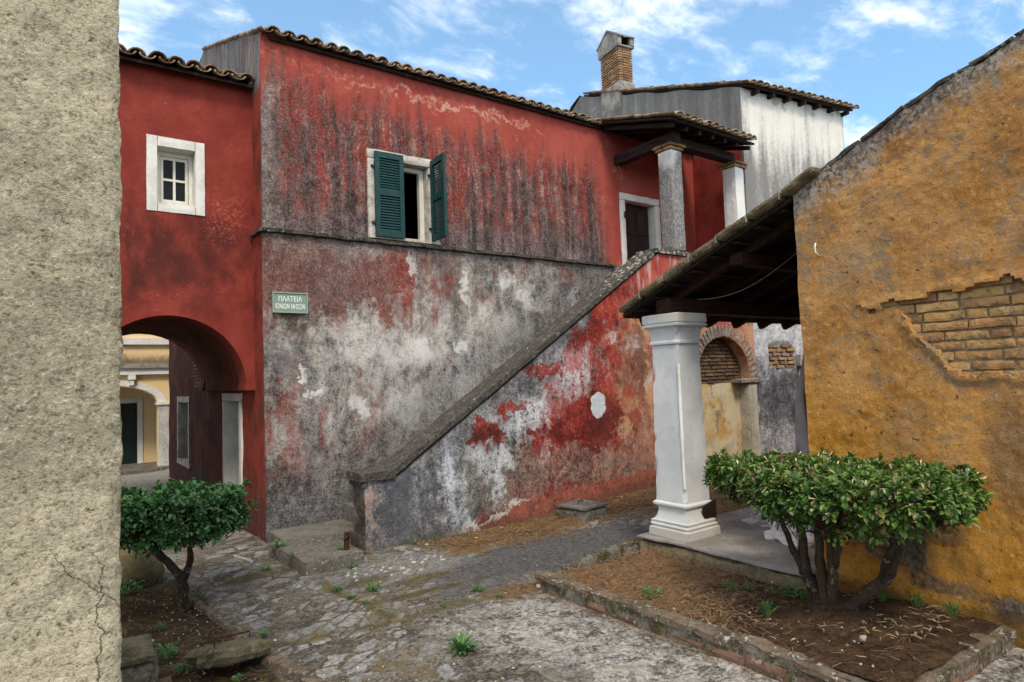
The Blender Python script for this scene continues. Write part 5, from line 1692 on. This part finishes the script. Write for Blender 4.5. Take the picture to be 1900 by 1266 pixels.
# ------------------------------------------------------------------ rough end wall close on the left
mb = MB()
lpush = lambda u, v: .010 * fbm(np.stack([u, v, 0 * u], 1), 30, 3, .6, 3)
plaster(mb, (0, 2.2, 0), X_, Z_, (0, -1, 0), (-2.6, .172), (-.1, 4.6), .022, (), .0, .012, 4, seed=31, push=lpush)
V0 = np.array(mb.v)
e = sstep(V0[:, 0], .10, .172)
V0[:, 0] += e * (.014 * fbm(V0 * [0, 1, 1], 7, 5, .7, 5) + .010 * (V0[:, 2] < 1.8) * (1.8 - V0[:, 2]) / 1.8)
V0[:, 1] += .02 * sstep(V0[:, 0], .155, .18)
mb.v = [tuple(q) for q in V0]
zs_ = np.arange(-.1, 4.62, .022)
E0 = [tuple(v) for v in V0[V0[:, 0] > .158]]
mb.box(-2.6, .150, 2.225, 2.65, -.1, 4.59)
tag(build('rough_wall', mb, M['beige_plaster'], None, (-1, 2.4, 0), 'sharp'), 'near end of a rough cracked beige rendered wall filling the left edge', 'wall')

# ------------------------------------------------------------------ brick edging of the right bed
edg = thing('planter_edging', 'low crumbling brick edging round the bed under the big bush', 'edging', (3.0, 2.6, 0))
mb = MB(); mt = MB(); rng = random.Random(9)
def course(p0, p1, z0, z1, w, zz0, zz1, l=.2, rough=.006):
    p0, p1 = np.array(p0, float), np.array(p1, float)
    dv = p1 - p0; ln = np.linalg.norm(dv); dv /= ln
    ang = math.atan2(dv[1], dv[0])
    q = -rng.uniform(0, .1)
    while q < ln:
        bl = rng.uniform(.75, 1.15) * l
        t = (max(q, 0) + bl / 2) / ln
        zb0 = zz0 + (zz1 - zz0) * t
        if rng.random() > -1:
            R = Matrix.Translation((p0[0] + dv[0] * q, p0[1] + dv[1] * q, zb0)) @ Matrix.Rotation(ang + rng.uniform(-.03, .03), 4, 'Z') @ Matrix.Rotation(rng.uniform(-.02, .02), 4, 'X')
            mb.rbox(0, min(bl, ln - q + .06) - .007, -w / 2 + rng.uniform(-.01, .006), w / 2 + rng.uniform(-.006, .008), z0, z1 + rng.uniform(-.008, .006), .035, rough, 9, rng.randrange(999), rnd=.007, M=R)
        q += bl
A, B, C_, D_ = (3.05, 3.86), (3.03, 1.40), (4.25, 1.36), (4.15, 4.02)
mb.cut()
mb.v += []
course(A, B, -.02, .050, .120, .0, .07, .26)
mb.cut()
course(C_, B, -.02, .050, .125, .05, .075, .26)
build('lower_course', mb, M['edge_brick'], edg)
mb = MB()
mb.cut()
course(A, B, .050, .100, .128, .012, .078, .33, .011)
mb.cut()
course(C_, B, .050, .100, .132, .06, .082, .33, .011)
build('upper_course', mb, M['edging'], edg)
for nm, (p0, p1), w_, z0_, z1_ in (('mortar_core', (A, B), .108, (-.04, .100), (.03, .166)), ('mortar_core', (C_, B), .112, (.0, .148), (.03, .170))):
    t = MB()
    dv = np.array(p1) - np.array(p0); ln = np.linalg.norm(dv); an = math.atan2(dv[1], dv[0])
    R = Matrix.Translation((p0[0], p0[1], 0)) @ Matrix.Rotation(an, 4, 'Z')
    t.rbox(0, ln, -w_ / 2, w_ / 2, 0, 1, .035, 0, 9, 3, rnd=0)
    P = np.array(t.v); k = P[:, 0] / ln
    P[:, 2] = np.where(P[:, 2] > .5, z0_[1] + (z1_[1] - z0_[1]) * k, z0_[0] + (z1_[0] - z0_[0]) * k) + .006 * fbm(P, 9, 3, .5, 4)
    t.v = [tuple(R @ Vector(p)) for p in P]
    build(nm, t, M['mossy'], edg)
mb = MB()
course((3.1, 3.93), (4.12, 4.06), -.02, .075, .10, .0, .06, .26, .014)
build('stone_course', mb, M['mossy'], edg)
# edging of the left bed
mb = MB()
course((.90, 5.75), (.955, 4.95), -.05, .015, .05, 0, 0, .3, .006)
course((.955, 4.95), (1.05, 3.95), -.05, .02, .055, 0, 0, .3, .006)
course((1.05, 3.95), (1.22, 3.1), -.04, .045, .075, 0, .01, .24, .008)
tag(build('bed_edging', mb, M['edging'], None, (1.0, 4.8, 0)), 'thin line of brick edging between the left soil bed and the paving', 'edging')

# ------------------------------------------------------------------ loose masonry and odds and ends
ins = thing('inspection_cover', 'square concrete inspection box with mossy lid beside the stair wall', 'cover', (4.95, 5.63, 0))
RI = Matrix.Translation((4.84, 5.50, .065)) @ Matrix.Rotation(math.radians(8), 4, 'Z')
mb = MB(); mb.rbox(-.20, .20, -.24, .18, -.08, .06, .05, .006, 8, 3, rnd=.01, M=RI); build('body', mb, M['mossy'], ins)
mb = MB(); mb.rbox(-.215, .215, -.255, .19, .063, .10, .05, .004, 8, 5, rnd=.008, M=RI); cv_ = build('lid', mb, M['concrete'], ins)
mb = MB(); mb.tube([RI @ Vector(p) for p in ((-.05, -.02, .10), (-.04, -.02, .125), (.04, -.01, .125), (.05, -.01, .10))], .007, 6); build('handle', mb, M['rust'], cv_)

bx = thing('concrete_box', 'mossy concrete box on red bricks at the foot of the beige wall', 'box', (.35, 4.15, 0))
RB = Matrix.Translation((.36, 4.17, 0)) @ Matrix.Rotation(math.radians(-4), 4, 'Z')
mb = MB(); mb.rbox(-.24, .135, -.20, .19, .035, .155, .05, .008, 8, 3, rnd=.01, M=RB); build('body', mb, M['mossy'], bx)
mb = MB(); mb.rbox(-.24, .125, -.21, .18, .158, .20, .04, .005, 8, 5, rnd=.008, M=RB); build('lid', mb, M['moss_slab'], bx)
mb = MB()
for k in range(3): mb.rbox(-.1 + k * .105, -.005 + k * .105, -.24, -.10, -.05, .032, .04, .005, 9, k, rnd=.006, M=RB)
build('bricks', mb, M['edge_brick'], bx)

fs_ = thing('fallen_slab', 'mossy tilted concrete slab with a rusty loop handle on the left bed', 'slab', (.88, 4.0, 0))
RF = Matrix.Translation((.86, 4.02, .09)) @ Matrix.Rotation(math.radians(6), 4, 'Z') @ Matrix.Rotation(math.radians(4), 4, 'Y') @ Matrix.Rotation(math.radians(-10), 4, 'X')
def wedge(P):
    q = P.copy(); q[:, 0] += .03 * np.sin(P[:, 1] * 30); return q
mb = MB(); mb.rbox(-.18, .18, -.13, .17, -.055, .04, .04, .010, 8, 3, rnd=.014, M=RF, shape=wedge); sl = build('slab_body', mb, M['moss_slab'], fs_)
mb = MB(); mb.tube([RF @ Vector(p) for p in ((-.10, -.01, .035), (-.10, -.012, .085), (.10, .0, .085), (.10, .0, .05))], .0055, 6); build('handle', mb, M['rust'], fs_)

mb = MB(); nu, nv = 22, 12; vs = []
for j in range(nv + 1):
    t = math.pi * j / nv
    for i in range(nu):
        a = 2 * math.pi * i / nu
        vs.append((math.sin(t) * math.cos(a), math.sin(t) * math.sin(a), math.cos(t)))
P = np.array(vs); P = P * (1 + .5 * fbm(P, 1.4, 4, .55, 4))[:, None] * np.array((.22, .18, .24)) + np.array((.60, 6.35, .08))
mb.add(P, [(j * nu + i, (j + 1) * nu + i, (j + 1) * nu + (i + 1) % nu, j * nu + (i + 1) % nu) for j in range(nv) for i in range(nu)])
tag(build('boulder', mb, M['rock'], None, (.6, 6.35, 0), smooth=True), 'mossy yellowish boulder behind the small left bush', 'rock')

ir = thing('iron_post', 'rusty iron stub sticking out of the foot slab of the stairs', 'post', (2.155, 5.58, .11))
mb = MB(); mb.rbox(2.13, 2.18, 5.565, 5.595, .11, .25, .025, .004, 12, 3, rnd=.004); build('shank', mb, M['rust'], ir)
mb = MB(); mb.rbox(2.13, 2.205, 5.56, 5.60, .25, .28, .02, .005, 12, 4, rnd=.006); mb.tube([(2.125, 5.56, .22), (2.195, 5.55, .262)], .009, 6); build('head', mb, M['rust'], ir)

mb = MB(); mb.tube([(1.44, 6.60, -.01), (1.50, 6.20, .012)], .015, 10)
tag(build('pipe', mb, M['pipe'], None, (1.48, 6.4, 0)), 'short length of grey plastic pipe lying near the archway', 'pipe')

# street sign
sg = thing('street_sign', 'small green enamel street sign with white Greek lettering on the grey wall', 'sign', (2.085, 6.9, 2.47))
mb = MB()
x0, x1, z0, z1, yf = 1.902, 2.272, 2.358, 2.578, WY - .036
mb.box(x0 + .012, x1 - .012, yf, WY - .012, z0 + .012, z1 - .012)
build('plate', mb, M['sign'], sg)
mb = MB()
for a in ((x0, x1, yf - .010, WY - .014, z0, z0 + .0118), (x0, x1, yf - .010, WY - .014, z1 - .0118, z1), (x0, x0 + .0118, yf - .0098, WY - .0142, z0 + .0119, z1 - .0119), (x1 - .0118, x1, yf - .0098, WY - .0142, z0 + .0119, z1 - .0119)): mb.box(*a)
build('rim', mb, M['sign_rim'], sg)
for txt, w_, h_, zc in (('ΠΛΑΤΕΙΑ', .245, .056, 2.508), ('ΙΟΝΙΩΝ ΝΗΣΩΝ', .312, .056, 2.428)):
    cu = bpy.data.curves.new('lettering', 'FONT'); cu.body = txt; cu.align_x = 'CENTER'; cu.align_y = 'CENTER'; cu.extrude = .001; cu.offset = .012
    tmp = bpy.data.objects.new('lettering', cu); COL.objects.link(tmp)
    bpy.context.view_layer.update()
    me = bpy.data.meshes.new_from_object(tmp.evaluated_get(bpy.context.evaluated_depsgraph_get()))
    bpy.data.objects.remove(tmp)
    co = np.array([v.co for v in me.vertices]); lo, hi = co.min(0), co.max(0)
    t = MB(); nrm_ = (co - (lo + hi) / 2) / np.maximum(hi - lo, 1e-9)
    t.add(np.stack([2.087 + nrm_[:, 0] * w_, yf - .002 - nrm_[:, 2] * .003, zc + nrm_[:, 1] * h_], 1), [tuple(p.vertices) for p in me.polygons])
    build('lettering', t, M['lettering'], sg)
    bpy.data.meshes.remove(me)

# ------------------------------------------------------------------ bushes
def leaf(mb, base, d, up, ln, wd, bend, rng):
    d = d.normalized()
    s = d.cross(up)
    if s.length < .05: s = d.cross(Vector((1, .2, 0)))
    s.normalize(); n = s.cross(d)
    n = n if n.z > 0 else -n
    f = wd * .22
    c0 = base
    c1 = base + d * ln * .36 + n * bend * ln * .25
    c2 = base + d * ln * .74 + n * bend * ln * .22
    c3 = base + d * ln - n * abs(bend) * ln * .15
    w1, w2 = wd * .34, wd * .5
    mb.add([c0, c1 - s * w1 + n * f, c1, c1 + s * w1 + n * f, c2 - s * w2 + n * f, c2, c2 + s * w2 + n * f, c3],
           [(0, 3, 2), (0, 2, 1), (2, 3, 6, 5), (1, 2, 5, 4), (5, 6, 7), (4, 5, 7)])


def crown(center, ax, rot, ztop, prof, nclus, seed, lsize, xmax=None):
    rng = random.Random(seed)
    mb, tw, pale = MB(), MB(), MB()
    c, s_ = math.cos(rot), math.sin(rot)
    ends = []
    for k in range(nclus):
        mode = rng.random()
        a = rng.uniform(0, 2 * math.pi)
        lob = 1 + .07 * math.sin(3 * a + seed) + .05 * math.sin(5 * a + 2 * seed)
        if mode < .44:
            r = math.sqrt(rng.random()) * .98; t = rng.uniform(-.04, .012)
            zz = ztop + t + .018 * math.sin(7 * r * math.cos(a) + seed) ; out = Vector((math.cos(a) * r * .7, math.sin(a) * r * .7, 1))
        elif mode < .82:
            r = rng.uniform(.86, 1.0); zz = prof(r) + (ztop - prof(r)) * rng.random(); out = Vector((math.cos(a), math.sin(a), rng.uniform(-.25, .5)))
        else:
            r = math.sqrt(rng.random()) * .92; zz = prof(r) + rng.uniform(0, .1); out = Vector((math.cos(a), math.sin(a), -.1))
        # profile pulls the lower side inward
        lx, ly = math.cos(a) * r * ax[0] * lob, math.sin(a) * r * ax[1] * lob
        p = Vector((center[0] + lx * c - ly * s_, center[1] + lx * s_ + ly * c, zz))
        o = Vector((out.x * c - out.y * s_, out.x * s_ + out.y * c, out.z)).normalized()
        if rng.random() < .13: p = p + o * rng.uniform(.015, .06)
        o = (o + Vector((rng.uniform(-.5, .5), rng.uniform(-.5, .5), rng.uniform(-.4, .4)))).normalized()
        if xmax is not None and p.x > xmax: p.x = xmax - rng.random() * .06
        ends.append((p, o))
        n = rng.randint(5, 10)
        ph = rng.random() * 6.28
        t1 = o.cross(Vector((.3, .5, .8))).normalized(); t2 = o.cross(t1)
        for q in range(n):
            an = ph + q * 2.4
            sp = rng.uniform(.45, 1.25)
            d = (o * (1.15 - .55 * sp) + (t1 * math.cos(an) + t2 * math.sin(an)) * sp + Vector((0, 0, .12 - .3 * (sp > 1)))).normalized()
            ln = lsize * rng.choice((rng.uniform(.45, .8), rng.uniform(.75, 1.1), rng.uniform(.9, 1.4)))
            leaf(mb, p + d * .006 - o * rng.uniform(0, .02), d, Vector((0, 0, 1)) + o * .4, ln, ln * rng.uniform(.40, .55), rng.uniform(.1, .5), rng)
        tw.tube([p - o * rng.uniform(.06, .12) - Vector((0, 0, .03)), p], [.004, .0025], 4, cap=False)
    return mb, tw, ends


def gnarl(pts, seed):
    rng = random.Random(seed + len(pts))
    out = []
    for a, b in zip(pts[:-1], pts[1:]):
        for k in range(3):
            t = k / 3
            j = .008 if (k or out) else 0
            out.append(a.lerp(b, t) + Vector((rng.uniform(-j, j), rng.uniform(-j, j), 0)))
    return out + [pts[-1]]


def spread(rr):
    return [a + (b - a) * k / 3 for a, b in zip(rr[:-1], rr[1:]) for k in range(3)] + [rr[-1]]


def bush(label, loc, stems, cen, ax, rot, ztop, prof, n, seed, lsize, lmat, pale_n=0, fruit=None, xmax=None):
    b = thing('bush', label, 'bush', loc)
    stems = [(p, [q * .82 for q in r]) for p, r in stems]
    mb = MB()
    for pts, rr in stems: mb.tube(gnarl(pts, seed), spread(rr), 10, seed=seed, bump=.34)
    tr = build('trunk', mb, M['bark'], b, smooth=True)
    lv, tw, ends = crown(cen, ax, rot, ztop, prof, n, seed, lsize, xmax)
    rng = random.Random(seed + 5)
    tops = [Vector(p[-1]) for p, _ in stems]
    for p, o in ends[::5]:                                   # branches from the stems to the foliage
        t = min(tops, key=lambda q: (q - p).length)
        m_ = (t + p) / 2 + Vector((rng.uniform(-.03, .03), rng.uniform(-.03, .03), -.04))
        tw.tube([t, m_, p - o * .03], [.010, .007, .003], 5, cap=False)
    build('branches', tw, M['bark'], b, smooth=True)
    build('crown', lv, lmat, b)
    if pale_n:
        pm = MB()
        for p, o in rng.sample(ends, pale_n):
            if p.z < ztop - .16: continue
            d = (o + Vector((rng.uniform(-.7, .7), rng.uniform(-.7, .7), rng.uniform(-.2, .5)))).normalized()
            if rng.random() < .5:
                leaf(pm, p + o * .015, d, Vector((0, 0, 1)), lsize * rng.uniform(.5, .95), lsize * .22, .3, rng)
            else:
                pm.tube([p, p + d * rng.uniform(.03, .06)], [.004, .0035], 5)
        kind(build('cut_twigs', pm, M['cut_twig'], b), 'stuff')
    if fruit:
        for f in fruit:
            fm = MB(); nu, nv = 8, 6
            vs = [(f[0] + .011 * math.sin(math.pi * j / nv) * math.cos(2 * math.pi * i / nu), f[1] + .011 * math.sin(math.pi * j / nv) * math.sin(2 * math.pi * i / nu), f[2] + .012 * math.cos(math.pi * j / nv)) for j in range(nv + 1) for i in range(nu)]
            fm.add(vs, [(j * nu + i, (j + 1) * nu + i, (j + 1) * nu + (i + 1) % nu, j * nu + (i + 1) % nu) for j in range(nv) for i in range(nu)])
            build('fruit', fm, M['fruit'], b, smooth=True)
    return b


V = Vector
bush('wide flat topped clipped bush with several trunks in the brick edged bed', (3.77, 2.07, .14),
     [([V((3.77, 2.09, .10)), V((3.78, 2.17, .22)), V((3.78, 2.215, .33)), V((3.77, 2.225, .46)), V((3.76, 2.23, .72))], [.06, .042, .04, .034, .022]),
      ([V((3.77, 2.08, .08)), V((3.76, 2.10, .25)), V((3.77, 2.12, .42)), V((3.79, 2.13, .75))], [.055, .036, .034, .02]),
      ([V((3.76, 2.06, .08)), V((3.75, 2.045, .25)), V((3.74, 2.03, .45)), V((3.72, 2.04, .75))], [.06, .034, .032, .02]),
      ([V((3.78, 2.04, .08)), V((3.80, 1.93, .24)), V((3.82, 1.80, .36)), V((3.83, 1.73, .48)), V((3.82, 1.68, .75))], [.07, .046, .042, .036, .022]),
      ([V((3.77, 2.12, .11)), V((3.77, 2.07, .15)), V((3.77, 2.02, .11))], [.05, .085, .05]),
      ([V((3.80, 2.08, .10)), V((3.83, 2.15, .25)), V((3.86, 2.17, .45)), V((3.87, 2.20, .72))], [.04, .030, .026, .016]),
      ([V((3.78, 2.24, .33)), V((3.74, 2.27, .47)), V((3.71, 2.31, .62)), V((3.69, 2.36, .78))], [.030, .024, .018, .012]),
      ([V((3.82, 1.80, .36)), V((3.76, 1.74, .50)), V((3.70, 1.66, .66)), V((3.68, 1.6, .8))], [.034, .024, .018, .012]),
      ([V((3.75, 2.03, .42)), V((3.68, 1.95, .55)), V((3.62, 1.9, .7))], [.026, .020, .012])],
     (3.72, 1.99), (.43, .76), 0.0, .985, lambda r: .60 + .24 * r ** 2, 1350, 3, .0455, M['leaf'], 420,
     [(3.60, 1.93, .62), (3.61, 1.90, .60), (3.59, 1.89, .625), (3.60, 1.97, .61), (3.62, 1.95, .585)], xmax=4.14)
bush('small clipped bush on a forked trunk in the left soil bed', (.82, 5.40, 0),
     [([V((.82, 5.41, -.06)), V((.815, 5.41, .10)), V((.82, 5.41, .20))], [.062, .05, .046]),
      ([V((.82, 5.41, .17)), V((.74, 5.44, .28)), V((.66, 5.47, .40)), V((.60, 5.47, .62))], [.042, .034, .032, .02]),
      ([V((.82, 5.41, .17)), V((.86, 5.40, .30)), V((.87, 5.38, .45)), V((.93, 5.36, .66))], [.036, .028, .024, .016])],
     (.75, 5.45), (.52, .48), 0.3, .79, lambda r: .43 + .10 * r ** 2, 900, 11, .050, M['leaf_dark'], 12)

# ------------------------------------------------------------------ weeds
def weed_mesh(style, seed, sz):
    rng = random.Random(seed); mb = MB()
    if style == 'rosette':
        for k in range(44):
            a = rng.uniform(0, 6.28); el = rng.uniform(.1, 1.1)
            d = Vector((math.cos(a) * math.cos(el), math.sin(a) * math.cos(el), math.sin(el)))
            leaf(mb, Vector((math.cos(a) * .01, math.sin(a) * .01, .004)), d, Vector((0, 0, 1)), sz * rng.uniform(.6, 1.1), sz * rng.uniform(.14, .2), .35, rng)
    elif style == 'clump':
        for k in range(60):
            a = rng.uniform(0, 6.28); r = sz * math.sqrt(rng.random()) * .8
            p = Vector((math.cos(a) * r, math.sin(a) * r, rng.uniform(.01, sz * .8) * (1 - .5 * r / sz)))
            d = Vector((math.cos(a + rng.uniform(-1, 1)), math.sin(a + rng.uniform(-1, 1)), rng.uniform(-.1, .9)))
            ln = sz * rng.uniform(.25, .45)
            leaf(mb, p, d, Vector((0, 0, 1)), ln, ln * .5, .3, rng)
            if k % 3 == 0: mb.tube([(p.x * .3, p.y * .3, 0), p], .0025, 4, cap=False)
    else:
        for k in range(30):
            a = rng.uniform(0, 6.28); el = rng.uniform(.6, 1.45)
            d = Vector((math.cos(a) * math.cos(el), math.sin(a) * math.cos(el), math.sin(el)))
            leaf(mb, Vector((math.cos(a) * rng.random() * .02, math.sin(a) * rng.random() * .02, 0)), d, Vector((0, 0, 1)), sz * rng.uniform(.7, 1.4), sz * .09, .5, rng)
    return mb


WEEDS = [
    (1.97, 3.33, 'rosette', .125, 'largest spiky green weed growing alone in the pale near paving'),
    (1.81, 4.92, 'clump', .045, 'small weed in the paving joint nearest the foot slab corner'),
    (1.83, 4.67, 'clump', .035, 'tiny weed in the paving joint just left of the leafy tuft'),
    (2.02, 4.71, 'clump', .075, 'leafy weed tuft in front of the mossy patch below the pebbles'),
    (1.86, 4.47, 'clump', .035, 'tiny weed further down the paving joint below the leafy tuft'),
    (2.63, 4.17, 'clump', .055, 'low weed in the mossy joint left of the brick edging corner'),
    (2.66, 3.94, 'clump', .04, 'small weed in the cracked pale paving close to the brick edging'),
    (2.25, 4.03, 'grass', .04, 'thin faint weed where two paving joints meet'),
    (2.9, 5.76, 'clump', .035, 'small weed at the foot of the stair wall left of the other'),
    (3.17, 5.76, 'clump', .035, 'small weed at the foot of the stair wall below the white streaks'),
    (1.54, 5.87, 'clump', .05, 'weed in the mossy gutter left of the foot slab'),
    (2.14, 5.40, 'clump', .05, 'weed growing from the front face of the foot slab'),
    (2.40, 5.74, 'clump', .035, 'weed between the foot slab and the newel post'),
    (1.72, 6.14, 'clump', .075, 'feathery pale weed on the back left corner of the foot slab'),
    (2.12, 5.62, 'clump', .05, 'weed beside the rusty iron stub on the foot slab'),
    (1.71, 5.75, 'clump', .035, 'small weed on the left edge of the foot slab'),
    (4.66, 5.60, 'clump', .06, 'dark weed against the left side of the inspection cover'),
    (.58, 4.50, 'clump', .085, 'bright weed right behind the concrete box'),
    (.75, 4.14, 'clump', .06, 'weed in front of the dark end of the fallen slab'),
    (1.12, 4.36, 'clump', .045, 'weed at the right end of the fallen slab'),
    (.93, 5.55, 'clump', .06, 'weed at the foot of the forked trunk'),
    (.50, 6.05, 'clump', .13, 'dark leafy plant in front of the boulder'),
    (.74, 6.25, 'clump', .07, 'weed at the right of the boulder'),
    (.62, 5.0, 'grass', .05, 'thin weed on the bare soil of the left bed'),
    (1.0, 4.10, 'clump', .05, 'weed on the soil between the fallen slab and the edging'),
    (.63, 4.20, 'clump', .05, 'weed beside the bricks under the concrete box'),
    (.85, 3.86, 'clump', .04, 'small weed at the near end of the left bed'),
    (3.30, 3.04, 'clump', .085, 'upright green weed in the needle litter nearest the platform corner'),
    (3.82, 2.80, 'clump', .055, 'left one of two low weeds in front of the platform side'),
    (3.88, 2.70, 'clump', .05, 'right one of two low weeds in front of the platform side'),
    (3.92, 2.55, 'clump', .04, 'small weed in the bed close to the trunks of the wide bush'),
    (3.94, 2.38, 'clump', .10, 'dark leafy weed against the leftmost trunk of the wide bush'),
    (3.47, 2.30, 'grass', .09, 'grassy tuft in front of the wide bush'),
    (4.10, 1.93, 'grass', .10, 'dark grass tuft at the foot of the ochre wall behind the trunks'),
    (4.12, 1.75, 'grass', .08, 'grass tuft at the foot of the ochre wall right of the trunks'),
    (4.10, 1.55, 'grass', .08, 'rightmost grass tuft at the foot of the ochre wall'),
]
for i, (x, y, stl, sz, lab) in enumerate(WEEDS):
    inp = 3.1 < x < 4.4 and 1.3 < y < 3.8
    z = soil_z(x, y) if inp else float(gz(x, y))
    if 1.68 < x < 2.3 and 5.5 < y < 6.3: z = .113
    if x < .98 and y < 6.3: z -= .02
    mb = weed_mesh(stl, 100 + i, sz)
    mb.v = [(v[0] + x, v[1] + y, v[2] + z) for v in mb.v]
    tag(build('weed', mb, M['weed'], None, (x, y, z)), lab, 'weed', 'weeds in the yard')

# ------------------------------------------------------------------ litter: needles, dry leaves, crumbs
rng = random.Random(55)
mb = MB()
def needle(x, y, z, ln, w):
    a = rng.uniform(0, 6.28); t = rng.uniform(-.12, .25)
    d = np.array((math.cos(a), math.sin(a), t)); s_ = np.array((-math.sin(a), math.cos(a), 0))
    c = np.array((x, y, z))
    mb.add([c - d * ln - s_ * w, c + d * ln - s_ * w, c + d * ln + s_ * w, c - d * ln + s_ * w], [(0, 1, 2, 3)])
def clusty(x, y, sc, seed): return float(fbm(np.array([[x, y, 0]]), sc, 3, .6, seed)[0])
n = 0
while n < 5200:
    x, y = rng.uniform(3.0, 4.2), rng.uniform(1.4, 3.85)
    dn = sstep(y - (x - 3.4) * .4, 2.1, 3.2) * .97 + .045
    if rng.random() > dn: continue
    n += 1; needle(x, y, soil_z(x, y) + .012 + .02 * rng.random(), rng.uniform(.015, .04), rng.uniform(.0011, .0022))
n = 0
while n < 3600:
    x, y = rng.uniform(2.9, 8.0), rng.uniform(4.0, 5.78)
    lim = 5.05 + .35 * clusty(x, y, 1.3, 3) + (.0 if x < 5 else -(x - 5) * .7)
    if (y < lim and rng.random() > .04) or clusty(x, y, 3.0, 11) < -.08 + .2 * rng.random(): continue
    n += 1; needle(x, y, float(gz(x, y)) + .008 + .012 * rng.random(), rng.uniform(.015, .045), rng.uniform(.0014, .003))
for k in range(900):
    x = rng.uniform(2.6, 3.05); y = 3.95 + rng.gauss(0, .09)
    needle(x, y, float(gz(x, y)) + .008, rng.uniform(.012, .03), .0016)
for k in range(500):
    x = rng.uniform(2.95, 3.02) - abs(rng.gauss(0, .06)); y = rng.uniform(1.4, 3.9)
    needle(x, y, float(gz(x, y)) + .008, rng.uniform(.012, .03), .0016)
for k in range(500):
    x, y = rng.uniform(4.3, 6), rng.uniform(2.5, 3.9)
    needle(x, y, .212, rng.uniform(.010, .02), .0014)
for k in range(700):
    x, y = rng.uniform(.3, 1.0), rng.uniform(3.6, 6)
    needle(x, y, -.01 + .02 * rng.random(), rng.uniform(.012, .03), .0015)
kind(build('needle_litter', mb, M['needle'], None), 'stuff')
mb = MB()
for k in range(130):
    q = rng.random()
    if q < .5: x, y = rng.uniform(3.5, 4.2), 1.5 + abs(rng.gauss(0, .28)); z = soil_z(x, y) + .02
    elif q < .75: x, y = rng.uniform(3.2, 4.15), rng.uniform(.85, 1.28); z = float(gz(x, y)) + .012
    else: x, y = rng.uniform(3.15, 4.1), rng.uniform(1.6, 3.0); z = soil_z(x, y) + .02
    a = rng.uniform(0, 6.28)
    leaf(mb, Vector((x, y, z)), Vector((math.cos(a), math.sin(a), rng.uniform(-.1, .3))), Vector((0, 0, 1)), rng.uniform(.03, .075), rng.uniform(.008, .018), rng.uniform(-.3, .4), rng)
kind(build('dry_leaves', mb, M['dry_leaf'], None), 'stuff')
mb = MB()
def crumb(x, y, z, r):
    m = Matrix.Rotation(rng.uniform(0, 3), 4, 'Z') @ Matrix.Rotation(rng.uniform(0, 3), 4, 'X')
    pts = [Vector(p) for p in ((1, 0, 0), (-1, 0, 0), (0, 1, 0), (0, -1, 0), (0, 0, 1), (0, 0, -1))]
    pts = [m @ Vector((p.x * rng.uniform(.7, 1.3), p.y * rng.uniform(.5, 1), p.z * rng.uniform(.4, .8))) * r + Vector((x, y, z)) for p in pts]
    mb.add(pts, [(0, 2, 4), (2, 1, 4), (1, 3, 4), (3, 0, 4), (2, 0, 5), (1, 2, 5), (3, 1, 5), (0, 3, 5)])
for k in range(520):
    q = rng.random()
    if q < .35: x, y = rng.uniform(1.0, 3.0), rng.uniform(2.6, 5.4); z = float(gz(x, y)) + .004
    elif q < .55: x, y = rng.uniform(3.1, 4.15), rng.uniform(1.5, 3.7); z = soil_z(x, y) + .01
    elif q < .75: x, y = rng.uniform(2.6, 6.5), 5.76 - abs(rng.gauss(0, .12)); z = float(gz(x, y)) + .004
    else: x, y = rng.uniform(.3, .95), rng.uniform(3.6, 6.0); z = -.02
    crumb(x, y, z, rng.choice((.004, .005, .006, .008, .012)))
kind(build('rubble_crumbs', mb, M['rubble'], None), 'stuff')
for (x, y, z, r, lab) in ((2.96, 5.60, .012, .026, 'white stone lying at the foot of the stair wall'), (1.60, 5.17, .010, .024, 'white stone on the joint left of the leafy weeds'),
                          (3.42, 1.72, .19, .024, 'white pebble on the bare soil of the right bed near the edging'), (3.0, 3.9, .02, .03, 'pale broken stone by the corner of the brick edging')):
    mb = MB()
    nu, nv = 10, 7
    P = np.array([(math.sin(math.pi * j / nv) * math.cos(6.2832 * i / nu), math.sin(math.pi * j / nv) * math.sin(6.2832 * i / nu), math.cos(math.pi * j / nv)) for j in range(nv + 1) for i in range(nu)])
    P = P * (1 + .6 * fbm(P, 1.3, 2, .5, int(x * 90)))[:, None] * (r, r * .8, r * .65) + (x, y, z)
    mb.add(P, [(j * nu + i, (j + 1) * nu + i, (j + 1) * nu + (i + 1) % nu, j * nu + (i + 1) % nu) for j in range(nv) for i in range(nu)])
    tag(build('stone', mb, M['pebble'], None, (x, y, z), smooth=True), lab, 'stone')

for o in bpy.data.objects:
    if '_loc' in o: del o['_loc']
